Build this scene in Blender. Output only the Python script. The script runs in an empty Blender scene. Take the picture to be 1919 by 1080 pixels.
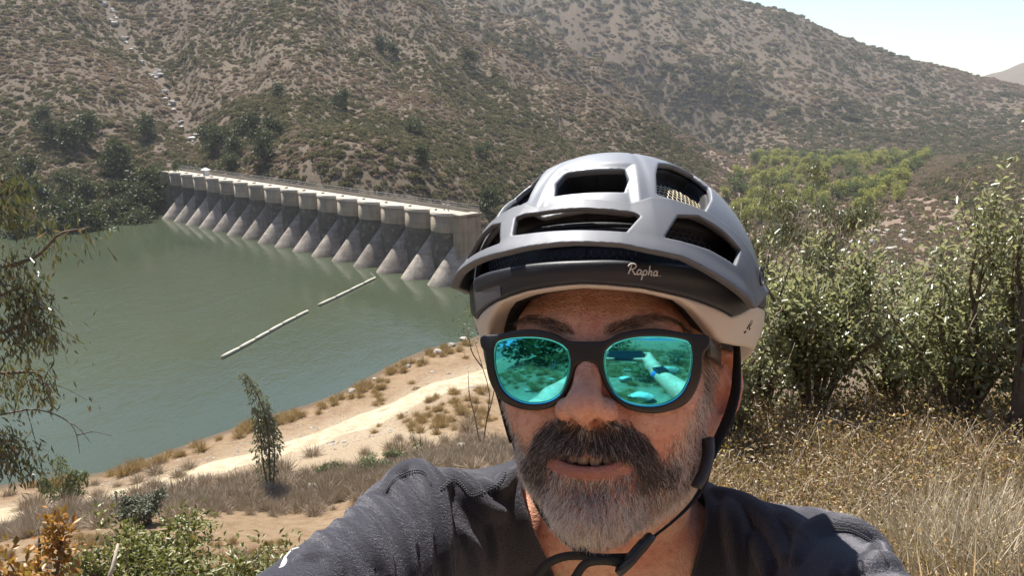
import bpy, math, random, time
import numpy as np
from mathutils import Vector

# ------------------------------------------------------------------ camera, sky, sun, exposure
SC = bpy.context.scene
COL = SC.collection
PITCH = math.radians(13.5)
FPX = 1478.0                                   # focal length in pixels of the 1919 px wide photograph
cam_data = bpy.data.cameras.new('camera')
cam_data.sensor_width = 36.0
cam_data.lens = 36.0 * FPX / 1919.0
cam_data.clip_start = 0.02
cam_data.clip_end = 12000.0
cam = bpy.data.objects.new('camera', cam_data)
cam.location = (0, 0, 0)
cam.rotation_euler = (math.pi / 2 - PITCH, 0, 0)
COL.objects.link(cam)
SC.camera = cam

SUN_EL, SUN_AZ = math.radians(60), math.radians(-30)      # azimuth from +Y, negative to the left
world = bpy.data.worlds.new('World')
SC.world = world
world.use_nodes = True
wn = world.node_tree.nodes
bg = wn['Background']
sky = wn.new('ShaderNodeTexSky')
sky.sky_type = 'NISHITA'
sky.sun_disc = False
sky.sun_elevation = SUN_EL
sky.sun_rotation = SUN_AZ
sky.altitude = 100
sky.air_density = 1.0
sky.dust_density = 0.0
sky.ozone_density = 1.0
world.node_tree.links.new(sky.outputs[0], bg.inputs[0])
bg.inputs[1].default_value = 0.054
sun_data = bpy.data.lights.new('sun', 'SUN')
sun_data.energy = 3.6
sun_data.angle = math.radians(0.53)
sun_data.color = (1.0, 0.95, 0.87)
sun = bpy.data.objects.new('sun', sun_data)
sun_dir = Vector((math.sin(SUN_AZ) * math.cos(SUN_EL), math.cos(SUN_AZ) * math.cos(SUN_EL), math.sin(SUN_EL)))
sun.rotation_euler = (-sun_dir).to_track_quat('-Z', 'Y').to_euler()
sun.location = (-30, 20, 40)
COL.objects.link(sun)
vs = SC.view_settings
vs.view_transform = 'Standard'
vs.look = 'None'
vs.exposure = 1.6
vs.gamma = 1.0
vs.use_curve_mapping = False
SC.cycles.use_denoising = True
SC.cycles.max_bounces = 8
SC.cycles.transparent_max_bounces = 8

RNG = np.random.default_rng(7)
random.seed(7)

# ------------------------------------------------------------------ geometry helpers
CP, SP_ = math.cos(PITCH), math.sin(PITCH)
FW = np.array([0, CP, -SP_]); UP = np.array([0, SP_, CP]); RT = np.array([1.0, 0, 0])

def ray(u, v):
    return (u - 960) / FPX * RT + (540 - v) / FPX * UP + FW

def at(u, v, d=None, z=None, y=None):
    """real-world point (metres) seen in the direction of a photo pixel, at depth d, height z or distance y"""
    r = ray(u, v)
    if z is not None: return r * (z / r[2])
    if y is not None: return r * (y / r[1])
    return r * d

def project(P):
    d = P @ FW
    return 960 + FPX * (P @ RT) / d, 540 - FPX * (P @ UP) / d, d

def tag(o, label=None, cat=None, group=None, kind=None):
    if label: o['label'] = label
    if cat: o['category'] = cat
    if group: o['group'] = group
    if kind: o['kind'] = kind
    return o

def mesh_obj(name, V, F, mat=None, parent=None, smooth=True, link=True):
    """V (n,3) array, F list of faces or (m,3)/(m,4) int array"""
    me = bpy.data.meshes.new(name)
    V = np.asarray(V, dtype=np.float32)
    if isinstance(F, np.ndarray) and F.ndim == 2:
        k = F.shape[1]
        me.vertices.add(len(V)); me.vertices.foreach_set('co', V.ravel())
        me.loops.add(F.size); me.loops.foreach_set('vertex_index', F.astype(np.int32).ravel())
        me.polygons.add(len(F)); me.polygons.foreach_set('loop_start', np.arange(0, F.size, k, dtype=np.int32))
        me.update(calc_edges=True)
    else:
        me.from_pydata([tuple(map(float, v)) for v in V], [], [tuple(int(i) for i in f) for f in F])
    me.validate()
    if smooth: me.polygons.foreach_set('use_smooth', np.ones(len(me.polygons), dtype=bool))
    me.update()
    if mat:
        for m in (mat if isinstance(mat, (list, tuple)) else [mat]): me.materials.append(m)
    o = bpy.data.objects.new(name, me)
    if link: COL.objects.link(o)
    if parent: o.parent = parent
    return o

ONES = 'first second third fourth fifth sixth seventh eighth ninth tenth eleventh twelfth thirteenth fourteenth fifteenth sixteenth seventeenth eighteenth nineteenth'.split()
def nth(i):
    """1 -> first, 24 -> twenty-fourth"""
    if i < 20: return ONES[i - 1]
    t, o = divmod(i, 10); T_ = ['', '', 'twenty', 'thirty', 'forty', 'fifty'][t]
    return T_ + '-' + ONES[o - 1] if o else T_[:-1] + 'ieth'

def empty(name, loc=(0, 0, 0)):
    o = bpy.data.objects.new(name, None)
    o.location = loc
    o.empty_display_size = 0.05
    COL.objects.link(o)
    return o

def set_attr(o, name, vals):
    a = o.data.attributes.new(name, 'FLOAT', 'POINT')
    a.data.foreach_set('value', np.asarray(vals, dtype=np.float32))

class MB:
    """collects pieces of one part"""
    def __init__(s): s.V = []; s.F = []; s.n = 0; s.M = []
    def add(s, V, F, m=0):
        s.V.append(np.asarray(V, float)); s.F += [tuple(int(i) + s.n for i in f) for f in F]; s.M += [m] * len(F); s.n += len(V)
    def box(s, c, size, R=None):
        c = np.asarray(c, float); h = np.asarray(size, float) / 2
        V = np.array([[x, y, z] for x in (-1, 1) for y in (-1, 1) for z in (-1, 1)]) * h
        if R is not None: V = V @ np.asarray(R).T
        s.add(V + c, [(0, 1, 3, 2), (4, 6, 7, 5), (0, 4, 5, 1), (2, 3, 7, 6), (0, 2, 6, 4), (1, 5, 7, 3)])
    def tube(s, pts, rad, n=6, cap=True):
        V, F = tube(pts, rad, n, cap); s.add(V, F)
    def build(s, name, mat=None, parent=None, smooth=True, link=True):
        o = mesh_obj(name, np.concatenate(s.V), s.F, mat, parent, smooth, link)
        if isinstance(mat, (list, tuple)) and len(mat) > 1 and len(s.M) == len(o.data.polygons):
            o.data.polygons.foreach_set('material_index', np.array(s.M, dtype=np.int32)); o.data.update()
        return o

def frames(pts):
    pts = np.asarray(pts, float)
    T = np.gradient(pts, axis=0); T /= np.linalg.norm(T, axis=1)[:, None] + 1e-12
    a = np.array([0, 0, 1.0]) if abs(T[0][2]) < .9 else np.array([1.0, 0, 0])
    N = []
    for t in T:
        n = a - t * (a @ t); n /= np.linalg.norm(n) + 1e-12; N.append(n); a = n
    N = np.array(N); B = np.cross(T, N)
    return T, N, B

def tube(pts, rad, n=6, cap=True):
    pts = np.asarray(pts, float); k = len(pts)
    rad = np.broadcast_to(np.asarray(rad, float), (k,))
    T, N, B = frames(pts)
    a = np.arange(n) * 2 * np.pi / n
    V = pts[:, None] + rad[:, None, None] * (np.cos(a)[None, :, None] * N[:, None] + np.sin(a)[None, :, None] * B[:, None])
    V = V.reshape(-1, 3); F = []
    for i in range(k - 1):
        for j in range(n):
            F.append((i * n + j, i * n + (j + 1) % n, (i + 1) * n + (j + 1) % n, (i + 1) * n + j))
    if cap: F.append(tuple(range(n))[::-1]); F.append(tuple(range((k - 1) * n, k * n)))
    return V, F

def ribbon(pts, width, thick, side):
    """flat strap swept along pts; side = the direction of its width at every point"""
    pts = np.asarray(pts, float); k = len(pts)
    T = np.gradient(pts, axis=0); T /= np.linalg.norm(T, axis=1)[:, None]
    S = np.broadcast_to(np.asarray(side, float), (k, 3)); S = S - T * np.sum(S * T, 1)[:, None]; S = S / np.linalg.norm(S, axis=1)[:, None]
    N = np.cross(T, S); w = np.broadcast_to(np.asarray(width, float), (k,))[:, None] / 2; t = thick / 2
    V = np.stack([pts - S * w - N * t * .6, pts - S * w * .8 + N * t, pts + S * w * .8 + N * t, pts + S * w - N * t * .6], 1).reshape(-1, 3)
    F = []
    for i in range(k - 1):
        for j in range(4): F.append((i * 4 + j, i * 4 + (j + 1) % 4, i * 4 + 4 + (j + 1) % 4, i * 4 + 4 + j))
    F += [(3, 2, 1, 0), tuple(range((k - 1) * 4, k * 4))]
    return V, F

def spline(P, n):
    """Catmull-Rom through P, n samples"""
    P = np.asarray(P, float)
    Q = np.vstack([2 * P[0] - P[1], P, 2 * P[-1] - P[-2]])
    t = np.linspace(0, len(P) - 1 - 1e-9, n); i = t.astype(int); f = (t - i)[:, None]
    a, b, c, d = Q[i], Q[i + 1], Q[i + 2], Q[i + 3]
    return .5 * (2 * b + (c - a) * f + (2 * a - 5 * b + 4 * c - d) * f ** 2 + (3 * b - a - 3 * c + d) * f ** 3)

# ------------------------------------------------------------------ noise
def _h(ix, iy, iz=0, s=0):
    n = (ix.astype(np.int64) * 374761393 + iy.astype(np.int64) * 668265263 + np.asarray(iz).astype(np.int64) * 2147483647 + s * 1274126177) & 0xffffffff
    n = ((n ^ (n >> 13)) * 1274126177) & 0xffffffff
    return ((n ^ (n >> 16)) & 0xffff) / 65535.0

def vnoise(x, y, s=0):
    ix = np.floor(x); iy = np.floor(y); fx = x - ix; fy = y - iy
    fx = fx * fx * fx * (fx * (fx * 6 - 15) + 10); fy = fy * fy * fy * (fy * (fy * 6 - 15) + 10)
    a = _h(ix, iy, 0, s); b = _h(ix + 1, iy, 0, s); c = _h(ix, iy + 1, 0, s); d = _h(ix + 1, iy + 1, 0, s)
    return (a + (b - a) * fx) * (1 - fy) + (c + (d - c) * fx) * fy

def fbm(x, y, o=4, s=0):
    r = 0; a = .5; t = 0
    for i in range(o):
        r = r + a * (vnoise(x + 17.3 * i, y - 9.1 * i, s + i) - .5) * 2; t += a; a *= .5; x = x * 2.03; y = y * 2.03
    return r / t

def vnoise3(P, s=0):
    I = np.floor(P); Fr = P - I; Fr = Fr * Fr * (3 - 2 * Fr); r = 0
    for dx in (0, 1):
        for dy in (0, 1):
            for dz in (0, 1):
                w = (Fr[:, 0] if dx else 1 - Fr[:, 0]) * (Fr[:, 1] if dy else 1 - Fr[:, 1]) * (Fr[:, 2] if dz else 1 - Fr[:, 2])
                r = r + w * _h(I[:, 0] + dx, I[:, 1] + dy, I[:, 2] + dz, s)
    return r

# ------------------------------------------------------------------ signed distance modelling
def smin(a, b, k):
    h = np.clip(.5 + .5 * (b - a) / k, 0, 1)
    return b + (a - b) * h - k * h * (1 - h)
def smax(a, b, k): return -smin(-a, -b, k)
def ssub(a, b, k): return smax(a, -b, k)
def ell(P, c, r):
    q = P - np.asarray(c); r = np.asarray(r, float)
    k0 = np.linalg.norm(q / r, axis=1); k1 = np.linalg.norm(q / (r * r), axis=1) + 1e-9
    return k0 * (k0 - 1) / k1
def sph(P, c, r): return np.linalg.norm(P - np.asarray(c), axis=1) - r
def cap(P, a, b, ra, rb=None):
    a = np.asarray(a, float); b = np.asarray(b, float); rb = ra if rb is None else rb
    ab = b - a; t = np.clip((P - a) @ ab / (ab @ ab), 0, 1)
    return np.linalg.norm(P - a - t[:, None] * ab, axis=1) - (ra + (rb - ra) * t)
def chain(P, pts, rad, k=.002):
    d = None; rad = np.broadcast_to(np.asarray(rad, float), (len(pts),))
    for i in range(len(pts) - 1):
        c = cap(P, pts[i], pts[i + 1], rad[i], rad[i + 1]); d = c if d is None else np.minimum(d, c)
    return d
def poly2(X, Y, poly):
    """signed distance to a 2-D polygon, negative inside"""
    poly = np.asarray(poly, float); n = len(poly); d = np.full(X.shape, 1e18); s = np.ones(X.shape)
    for i in range(n):
        vi = poly[i]; vj = poly[i - 1]; e = vj - vi; wx = X - vi[0]; wy = Y - vi[1]
        t = np.clip((wx * e[0] + wy * e[1]) / (e @ e), 0, 1)
        bx = wx - e[0] * t; by = wy - e[1] * t; d = np.minimum(d, bx * bx + by * by)
        c1 = Y >= vi[1]; c2 = Y < vj[1]; c3 = e[0] * wy > e[1] * wx
        f = (c1 & c2 & c3) | (~c1 & ~c2 & ~c3); s[f] *= -1
    return s * np.sqrt(d)

from concurrent.futures import ThreadPoolExecutor
POOL = ThreadPoolExecutor(4)
def par(fn, P, chunk=60000):
    if len(P) < 20000: return fn(P)
    k = max(4, -(-len(P) // chunk))
    return np.concatenate(list(POOL.map(fn, np.array_split(P, k))))

def polygonise(fn, lo, hi, h, relax=2, block=8, margin=1.6):
    """surface nets with block culling; the vertices are then projected onto the exact surface"""
    lo = np.asarray(lo, float); hi = np.asarray(hi, float)
    nb = np.ceil((hi - lo) / (h * block)).astype(int); n = nb * block + 1
    bs = h * block
    bc = np.stack(np.meshgrid(*[lo[i] + (np.arange(nb[i]) + .5) * bs for i in range(3)], indexing='ij'), -1).reshape(-1, 3)
    bd = par(fn, bc)
    F = np.ones(n, np.float32)
    keep = np.abs(bd) < bs * .87 * margin
    bi = np.stack(np.unravel_index(np.arange(len(bc)), nb), 1)
    for b in bi[(~keep) & (bd < 0)]:
        s = b * block; F[s[0]:s[0] + block + 1, s[1]:s[1] + block + 1, s[2]:s[2] + block + 1] = -1
    o = np.stack(np.meshgrid(*[np.arange(block + 1)] * 3, indexing='ij'), -1).reshape(-1, 3)
    kb = bi[keep]
    for c0 in range(0, len(kb), 1200):
        g = (kb[c0:c0 + 1200, None] * block + o[None]).reshape(-1, 3)
        F[g[:, 0], g[:, 1], g[:, 2]] = par(fn, lo + g * h)
    I = F < 0
    m = tuple(k - 1 for k in n)
    cnt = np.zeros(m, np.int8)
    for dx in (0, 1):
        for dy in (0, 1):
            for dz in (0, 1): cnt += I[dx:dx + m[0], dy:dy + m[1], dz:dz + m[2]]
    act = (cnt > 0) & (cnt < 8)
    idx = -np.ones(m, np.int64); ci = np.argwhere(act); idx[act] = np.arange(len(ci))
    acc = np.zeros((len(ci), 3)); w = np.zeros(len(ci))
    for ax in range(3):
        for a in (0, 1):
            for b in (0, 1):
                oa = [0, 0, 0]; oth = [i for i in range(3) if i != ax]; oa[oth[0]] = a; oa[oth[1]] = b
                ob = list(oa); ob[ax] = 1
                fa = F[ci[:, 0] + oa[0], ci[:, 1] + oa[1], ci[:, 2] + oa[2]]; fb = F[ci[:, 0] + ob[0], ci[:, 1] + ob[1], ci[:, 2] + ob[2]]
                x = (fa < 0) != (fb < 0); t = np.where(x, fa / np.where(x, fa - fb, 1), 0)
                p = np.tile(np.array(oa, float), (len(ci), 1)); p[:, ax] = t
                acc[x] += p[x]; w[x] += 1
    V = lo + (ci + acc / w[:, None]) * h
    Q = []
    for ax in range(3):
        o1, o2 = [i for i in range(3) if i != ax]
        sl = [slice(None)] * 3; sl2 = [slice(None)] * 3; sl[ax] = slice(0, -1); sl2[ax] = slice(1, None)
        A = I[tuple(sl)]; B = I[tuple(sl2)]; e = np.argwhere(A != B)
        ok = (e[:, o1] > 0) & (e[:, o2] > 0) & (e[:, o1] < m[o1]) & (e[:, o2] < m[o2]); e = e[ok]
        ins = A[e[:, 0], e[:, 1], e[:, 2]]
        c = []
        for d1, d2 in ((1, 1), (0, 1), (0, 0), (1, 0)):
            q = e.copy(); q[:, o1] -= d1; q[:, o2] -= d2; c.append(idx[q[:, 0], q[:, 1], q[:, 2]])
        q = np.stack(c, 1); flip = ins if ax != 1 else ~ins
        q[~flip] = q[~flip][:, ::-1]; Q.append(q)
    Q = np.concatenate(Q); Q = Q[(Q >= 0).all(1)]
    for _ in range(relax):
        # umbrella smoothing, then back onto the surface
        S = np.zeros_like(V); k = np.zeros(len(V))
        fi = Q.ravel(order='F'); nx = np.concatenate([V[Q[:, (i + 1) % 4]] + V[Q[:, i - 1]] for i in range(4)])
        for a in range(3): S[:, a] = np.bincount(fi, nx[:, a], len(V))
        k = 2.0 * np.bincount(fi, minlength=len(V))
        V = V * .4 + S / np.maximum(k, 1)[:, None] * .6
        e = h * .35; d = par(fn, V)
        g = np.stack([par(fn, V + np.eye(3)[i] * e) - d for i in range(3)], 1) / e
        st = -d / np.maximum((g * g).sum(1), .25)
        V = V + np.clip(st, -h, h)[:, None] * g
    return V, Q

def normals(V, Q):
    N = np.zeros_like(V); n = np.cross(V[Q[:, 2]] - V[Q[:, 0]], V[Q[:, 3]] - V[Q[:, 1]])
    fi = Q.ravel(order='F'); n4 = np.tile(n, (4, 1))
    for a in range(3): N[:, a] = np.bincount(fi, n4[:, a], len(V))
    return N / (np.linalg.norm(N, axis=1)[:, None] + 1e-12)

def mirror_x(V, Q):
    V2 = V.copy(); V2[:, 0] *= -1
    return np.concatenate([V, V2]), np.concatenate([Q, Q[:, ::-1] + len(V)])

def sm(e0, e1, x):
    t = np.clip((x - e0) / (e1 - e0), 0, 1); return t * t * (3 - 2 * t)

# ------------------------------------------------------------------ material helpers
class NT:
    def __init__(s, name):
        s.m = bpy.data.materials.new(name); s.m.use_nodes = True; s.t = s.m.node_tree; s.n = s.t.nodes
        s.b = s.n['Principled BSDF']; s.out = s.n['Material Output']
    def node(s, typ, **kw):
        n = s.n.new(typ)
        for k, v in kw.items(): setattr(n, k, v)
        return n
    def link(s, a, b): s.t.links.new(a, b)
    def val(s, inp, v):
        if hasattr(v, 'is_output') or isinstance(v, bpy.types.NodeSocket): s.link(v, inp)
        else: inp.default_value = v
    def set(s, **kw):
        for k, v in kw.items(): s.val(s.b.inputs[k.replace('_', ' ')], v)
        return s
    def coord(s, which='Object'):
        return s.node('ShaderNodeTexCoord').outputs[which]
    def noise(s, scale, detail=4, rough=.55, vec=None, dist=0, out='Fac'):
        n = s.node('ShaderNodeTexNoise'); n.inputs['Scale'].default_value = scale; n.inputs['Detail'].default_value = detail
        n.inputs['Roughness'].default_value = rough; n.inputs['Distortion'].default_value = dist
        s.link(vec if vec is not None else s.coord(), n.inputs['Vector']); return n.outputs[out]
    def ramp(s, fac, stops, interp='LINEAR'):
        r = s.node('ShaderNodeValToRGB'); r.color_ramp.interpolation = interp; e = r.color_ramp.elements
        while len(e) < len(stops): e.new(.5)
        for x, (p, c) in zip(e, stops):
            x.position = p; x.color = (*c, 1) if len(c) == 3 else c
        s.val(r.inputs[0], fac); return r.outputs[0]
    def mix(s, f, a, b, typ='MIX'):
        m = s.node('ShaderNodeMix', data_type='RGBA', blend_type=typ)
        s.val(m.inputs[0], f)
        for i, v in ((6, a), (7, b)):
            if isinstance(v, tuple): v = (*v, 1) if len(v) == 3 else v
            s.val(m.inputs[i], v)
        return m.outputs[2]
    def math(s, op, a, b=0.0, c=None):
        m = s.node('ShaderNodeMath', operation=op); s.val(m.inputs[0], a); s.val(m.inputs[1], b)
        if c is not None: s.val(m.inputs[2], c)
        return m.outputs[0]
    def maprange(s, v, a, b, c=0.0, d=1.0):
        m = s.node('ShaderNodeMapRange'); s.val(m.inputs[0], v)
        for i, x in enumerate((a, b, c, d)): m.inputs[i + 1].default_value = x
        return m.outputs[0]
    def attr(s, name, out='Fac'):
        a = s.node('ShaderNodeAttribute'); a.attribute_name = name; return a.outputs[out]
    def bump(s, h, strength=.5, dist=.01):
        b = s.node('ShaderNodeBump'); b.inputs['Strength'].default_value = strength; b.inputs['Distance'].default_value = dist
        s.link(h, b.inputs['Height']); s.link(b.outputs[0], s.b.inputs['Normal']); return b
    def rnd(s): return s.node('ShaderNodeObjectInfo').outputs['Random']

def plain(name, col, rough=.6, metal=0.0, var=.12, scale=40, bump=0.0, bscale=200, bdist=.001, **kw):
    """base colour with a little uneven tone and fine relief"""
    t = NT(name); n = t.noise(scale, 5)
    c = t.mix(n, tuple(x * (1 - var) for x in col), tuple(min(1, x * (1 + var)) for x in col))
    t.set(Base_Color=c, Roughness=rough, Metallic=metal, **kw)
    if bump: t.bump(t.noise(bscale, 4), bump, bdist)
    return t.m
# ================================================================== terrain
WATER_Z = -30.5
CTRL = []
def cpt(x, y, z): CTRL.append((x, y, z))
def cpx(u, v, t=None, z=None):
    p = ray(u, v) * t if t else at(u, v, z=z); CTRL.append(tuple(p)); return p
# where he stands, the ledge to the right
for p in [(0, 0, -1.83), (.5, .8, -1.83), (-.8, .8, -1.86), (.1, -1.4, -1.83), (1.5, 1.5, -1.85), (-1.6, .2, -1.95), (-1.2, 2.0, -2.1), (.3, 2.4, -1.95), (1.5, -1.5, -1.8), (-1.5, -1.5, -1.85),
          (2, 3, -2.02), (3.5, 5, -2.36), (4.5, 7, -2.75), (7, 6, -2.5), (2, 7, -2.95), (1, 4.5, -2.5), (6, 10, -3.8), (10, 12, -5.0), (1, 10, -5.5), (8, 3, -1.95), (4, 2, -1.85), (5, -1, -1.6),
          (10, 25, -15), (20, 30, -16), (0, 25, -16.5), (20, 60, -32), (40, 60, -31), (30, 120, -44), (60, 120, -43), (90, 150, -43), (15, 90, -38), (5, 60, -27.5), (20, 10, -5), (40, 20, -10), (90, 60, -22), (120, 110, -32), (200, 150, -20), (60, 0, -8),
          # slope to the lake
          (-1.5, 4, -3.1), (-3, 8, -5.8), (-5, 15, -11.2), (-8, 25, -17.8), (-4, 3, -3.6), (-6, 8, -6.0), (-10, 8, -7.2), (-20, 15, -16), (-30, 25, -23), (-45, 33, -28), (-3, .5, -3.0), (-7, 1, -5), (-12, 0, -6.5), (-30, 0, -16), (-60, 0, -24),
          (-60, 45, -30.5), (-100, 30, -30.5), (-180, 15, -30.5),
          # lake bed
          (-60, 120, -38), (-40, 92, -37), (-100, 150, -38), (-150, 120, -38), (-80, 80, -37), (-22, 112, -35), (-70, 170, -37), (-200, 100, -38), (-30, 140, -38), (-60, 175, -40), (-100, 195, -34),
          # bank behind the camera
          (0, -2.6, -1.6), (0, -3.6, -.9), (0, -6, 1.0), (0, -12, 5), (8, -5, .2), (-8, -5, 0), (12, -12, 6), (-12, -12, 5), (0, -30, 16), (30, -25, 15), (-30, -25, 14), (-10, -2, -3.2), (12, -1, -1.4), (0, -120, 50), (120, -80, 40), (-120, -80, 30), (150, 0, -4), (-250, 0, -20)]: cpt(*p)
for u, v in [(20, 905), (120, 895), (200, 885), (300, 850), (380, 822), (460, 795), (520, 775), (640, 735), (720, 690), (800, 652), (880, 632)]: cpx(u, v, z=-30.5)
cpt(-1, 112, -30.0); cpt(2, 126, -29); cpt(8, 118, -27.5); cpt(14, 108, -30); cpt(-7, 104, -31.5); cpt(-12, 118, -33)
for u, v, z in [(400, 880, -28.3), (560, 832, -28.4), (700, 782, -28.6), (860, 715, -28.9), (200, 932, -28.5), (60, 960, -28.3), (620, 950, -23.5), (500, 925, -24.8), (150, 965, -24.2), (350, 1000, -20.5), (100, 1060, -15.5), (800, 900, -22.5), (880, 830, -25.5), (700, 850, -26.6), (300, 945, -25.6), (950, 760, -28)]: cpx(u, v, z=z)
# far shore and the slope beyond the dam
for u, v in [(0, 425), (100, 414), (200, 408), (290, 402)]: cpx(u, v, z=-30.5)
for u, v, t in [(0, 300, 235), (0, 150, 285), (0, 0, 340), (-250, 300, 250), (-250, 0, 330), (-250, 440, 205), (150, 300, 238), (150, 150, 292), (120, 0, 352), (300, 320, 240), (300, 150, 322), (300, 0, 385), (460, 320, 215), (460, 200, 275), (450, 90, 335), (450, 0, 385),
                (600, 330, 195), (600, 220, 262), (600, 100, 322), (600, 0, 385), (700, 250, 258), (700, 150, 322), (720, 60, 392), (800, 330, 205), (880, 340, 232), (900, 290, 262), (880, 200, 335), (880, 110, 405), (1000, 250, 340), (1000, 320, 275), (1000, 170, 415), (1100, 280, 350), (1100, 340, 285), (1200, 290, 372), (1200, 330, 320), (1300, 320, 365)]: cpx(u, v, t=t)
# the rocky chute
for u, v, t in [(205, 20, 380), (245, 110, 350), (300, 170, 318), (345, 235, 285), (375, 270, 262)]: cpx(u, v, t=t + 8)
# hidden toe below the dam and along the creek
for p in [(-80, 205, -36), (-50, 178, -42), (-20, 165, -46), (5, 175, -47), (20, 205, -47), (45, 260, -47), (80, 330, -46), (110, 410, -46), (30, 140, -46)]: cpt(*p)
def crest(pts, drop, back):
    for u, v, t in pts:
        p = cpx(u, v, t=t); k = 1 + back / t; cpt(p[0] * k, p[1] * k, p[2] - drop)
crest([(780, 0, 455), (870, 55, 452), (1000, 118, 448), (1120, 180, 440), (1220, 235, 435), (1300, 272, 428), (1365, 308, 420)], 34, 60)
cpx(650, -70, t=470); cpx(500, -130, t=520); cpx(300, -180, t=520); cpx(0, -200, t=500); cpx(-250, -200, t=500)
crest([(930, 0, 640), (1020, 60, 632), (1100, 112, 622), (1200, 185, 608), (1300, 246, 590), (1400, 292, 566)], 42, 80)
cpx(820, -70, t=660); cpx(640, -160, t=700)
for u, v, t in [(1100, 0, 830), (1200, 100, 770), (1300, 150, 745), (1400, 200, 725), (1500, 250, 690), (1420, 270, 640), (1400, 100, 830), (1300, 50, 850), (1600, 205, 770), (1620, 270, 670), (1700, 250, 715), (1800, 250, 715), (1900, 272, 680), (1600, 120, 890), (1750, 180, 870), (1850, 205, 850), (1500, 120, 850), (1500, 180, 770)]: cpx(u, v, t=t)
crest([(1390, -2, 980), (1450, 12, 980), (1510, 35, 985), (1560, 60, 990), (1640, 86, 1000), (1700, 106, 1010), (1760, 120, 1020), (1830, 138, 1040), (1919, 168, 1060), (2050, 200, 1080)], 30, 140)
cpx(1250, -70, t=1000); cpx(1100, -120, t=1020); cpx(900, -190, t=1050); cpx(700, -260, t=1050)
# valley floor and the brown rise on the right
for u, v, z in [(1600, 450, -42), (1500, 440, -42.5), (1700, 420, -41), (1800, 400, -37), (1850, 345, -30), (1900, 400, -33), (1750, 330, -35), (1900, 305, -30), (2000, 350, -25), (1700, 305, -40), (1450, 335, -45), (1560, 312, -45), (1640, 297, -44), (1420, 318, -45), (1550, 380, -43.5), (1650, 350, -43), (1800, 292, -38), (1880, 288, -38), (1600, 500, -41), (1800, 480, -38)]: cpx(u, v, z=z)
CTRL = np.array(CTRL)
def lp(x, y):
    r = np.sqrt(x * x + y * y + .6); return np.stack([np.arctan2(x, y) * 1.6, np.log(r)], -1)
_cp = lp(CTRL[:, 0], CTRL[:, 1])
# the sheet has to close behind the camera: repeat the rear points on both sides of the seam
_wrap = np.abs(_cp[:, 0]) > 2.5
_add = _cp[_wrap].copy(); _add[:, 0] -= np.sign(_add[:, 0]) * 2 * np.pi * 1.6
_cp = np.vstack([_cp, _add]); _cz = np.r_[CTRL[:, 2], CTRL[_wrap, 2]]
def _phi(r2): return np.where(r2 > 1e-12, .5 * r2 * np.log(r2 + 1e-12), 0)
_n = len(_cp); _A = _phi(((_cp[:, None] - _cp[None]) ** 2).sum(-1)) + np.eye(_n) * .004
_sc = 1 / (4 + np.exp(_cp[:, 1]) * .25)          # heights are fitted as slopes so that near and far weigh alike
_T = np.c_[np.ones(_n), _cp]
_M = np.block([[_A, _T], [_T.T, np.zeros((3, 3))]])
_w = np.linalg.solve(_M, np.r_[_cz * _sc, np.zeros(3)])
def base_height(x, y):
    q = lp(x, y); out = np.empty(len(q))
    for i in range(0, len(q), 20000):
        c = q[i:i + 20000]; out[i:i + 20000] = _phi(((c[:, None] - _cp[None]) ** 2).sum(-1)) @ _w[:_n] + _w[_n] + c @ _w[_n + 1:]
    return out * (4 + np.exp(q[:, 1]) * .25)
def height(x, y):
    x = np.atleast_1d(np.asarray(x, float)); y = np.atleast_1d(np.asarray(y, float))
    r = np.hypot(x, y); az = np.arctan2(x, y)
    z = base_height(x, y)
    far = sm(1150, 1500, r); z = z * (1 - far) + (-45) * far
    # distant ridge
    ridge = 165 * np.exp(-((np.degrees(az) - 35.0) / 7.5) ** 2 - ((r - 2600) / 500) ** 2)
    z = np.maximum(z, np.where(r > 1400, -45 + ridge, -1e9))
    hill = sm(170, 330, r) * sm(-26, -8, z)
    g = fbm(az * 26 + z * .006, np.log(r) * 5 + .3, 4, 3); rid = 1 - np.abs(fbm(az * 15 + 3, np.log(r + 1) * 3.2, 4, 9)) * 2
    z = z + hill * r * (.010 * g + .010 * (rid - .45)) * (1 - .75 * sm(820, 980, r)) + hill * 1.2 * fbm(x / 14, y / 14, 3, 5)
    wq = .5 * fbm(x / 130, y / 130, 3, 15); spur = 1 - np.abs(2 * vnoise((.30 * x + .954 * y) / 62 + wq, (.954 * x - .30 * y) / 330, 16) - 1)
    z = z + hill * sm(380, 560, r) * (1 - sm(850, 970, r) * .92) * 13 * (spur - .55)
    mid = sm(4, 25, r) * (1 - sm(150, 300, r)); shore = sm(.2, 2.5, np.abs(z - WATER_Z))
    z = z + mid * shore * (.35 * fbm(x / 6, y / 6, 3, 21) + .12 * fbm(x / 1.3, y / 1.3, 3, 22))
    z = z + (1 - sm(6, 14, r)) * (.05 * fbm(x / .8, y / .8, 4, 31)) * sm(.5, 1.6, np.hypot(x - .08, y - .7))
    return z
AZ = np.r_[np.arange(-75, 75, .3), np.arange(75, 285, 2.0)]
RR = np.r_[0.05, np.geomspace(.35, 6, 40), np.geomspace(6.3, 4200, 262)]
az = np.radians(AZ); X = np.outer(RR, np.sin(az)); Y = np.outer(RR, np.cos(az)); Z = height(X.ravel(), Y.ravel()).reshape(X.shape)
na, nr = len(AZ), len(RR)
V = np.stack([X, Y, Z], -1).reshape(-1, 3)
i = np.arange(nr - 1)[:, None] * na; j = np.arange(na)[None]; j2 = (j + 1) % na
F = np.stack([i + j, i + j2, i + na + j2, i + na + j], -1).reshape(-1, 4)[:, ::-1]

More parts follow.
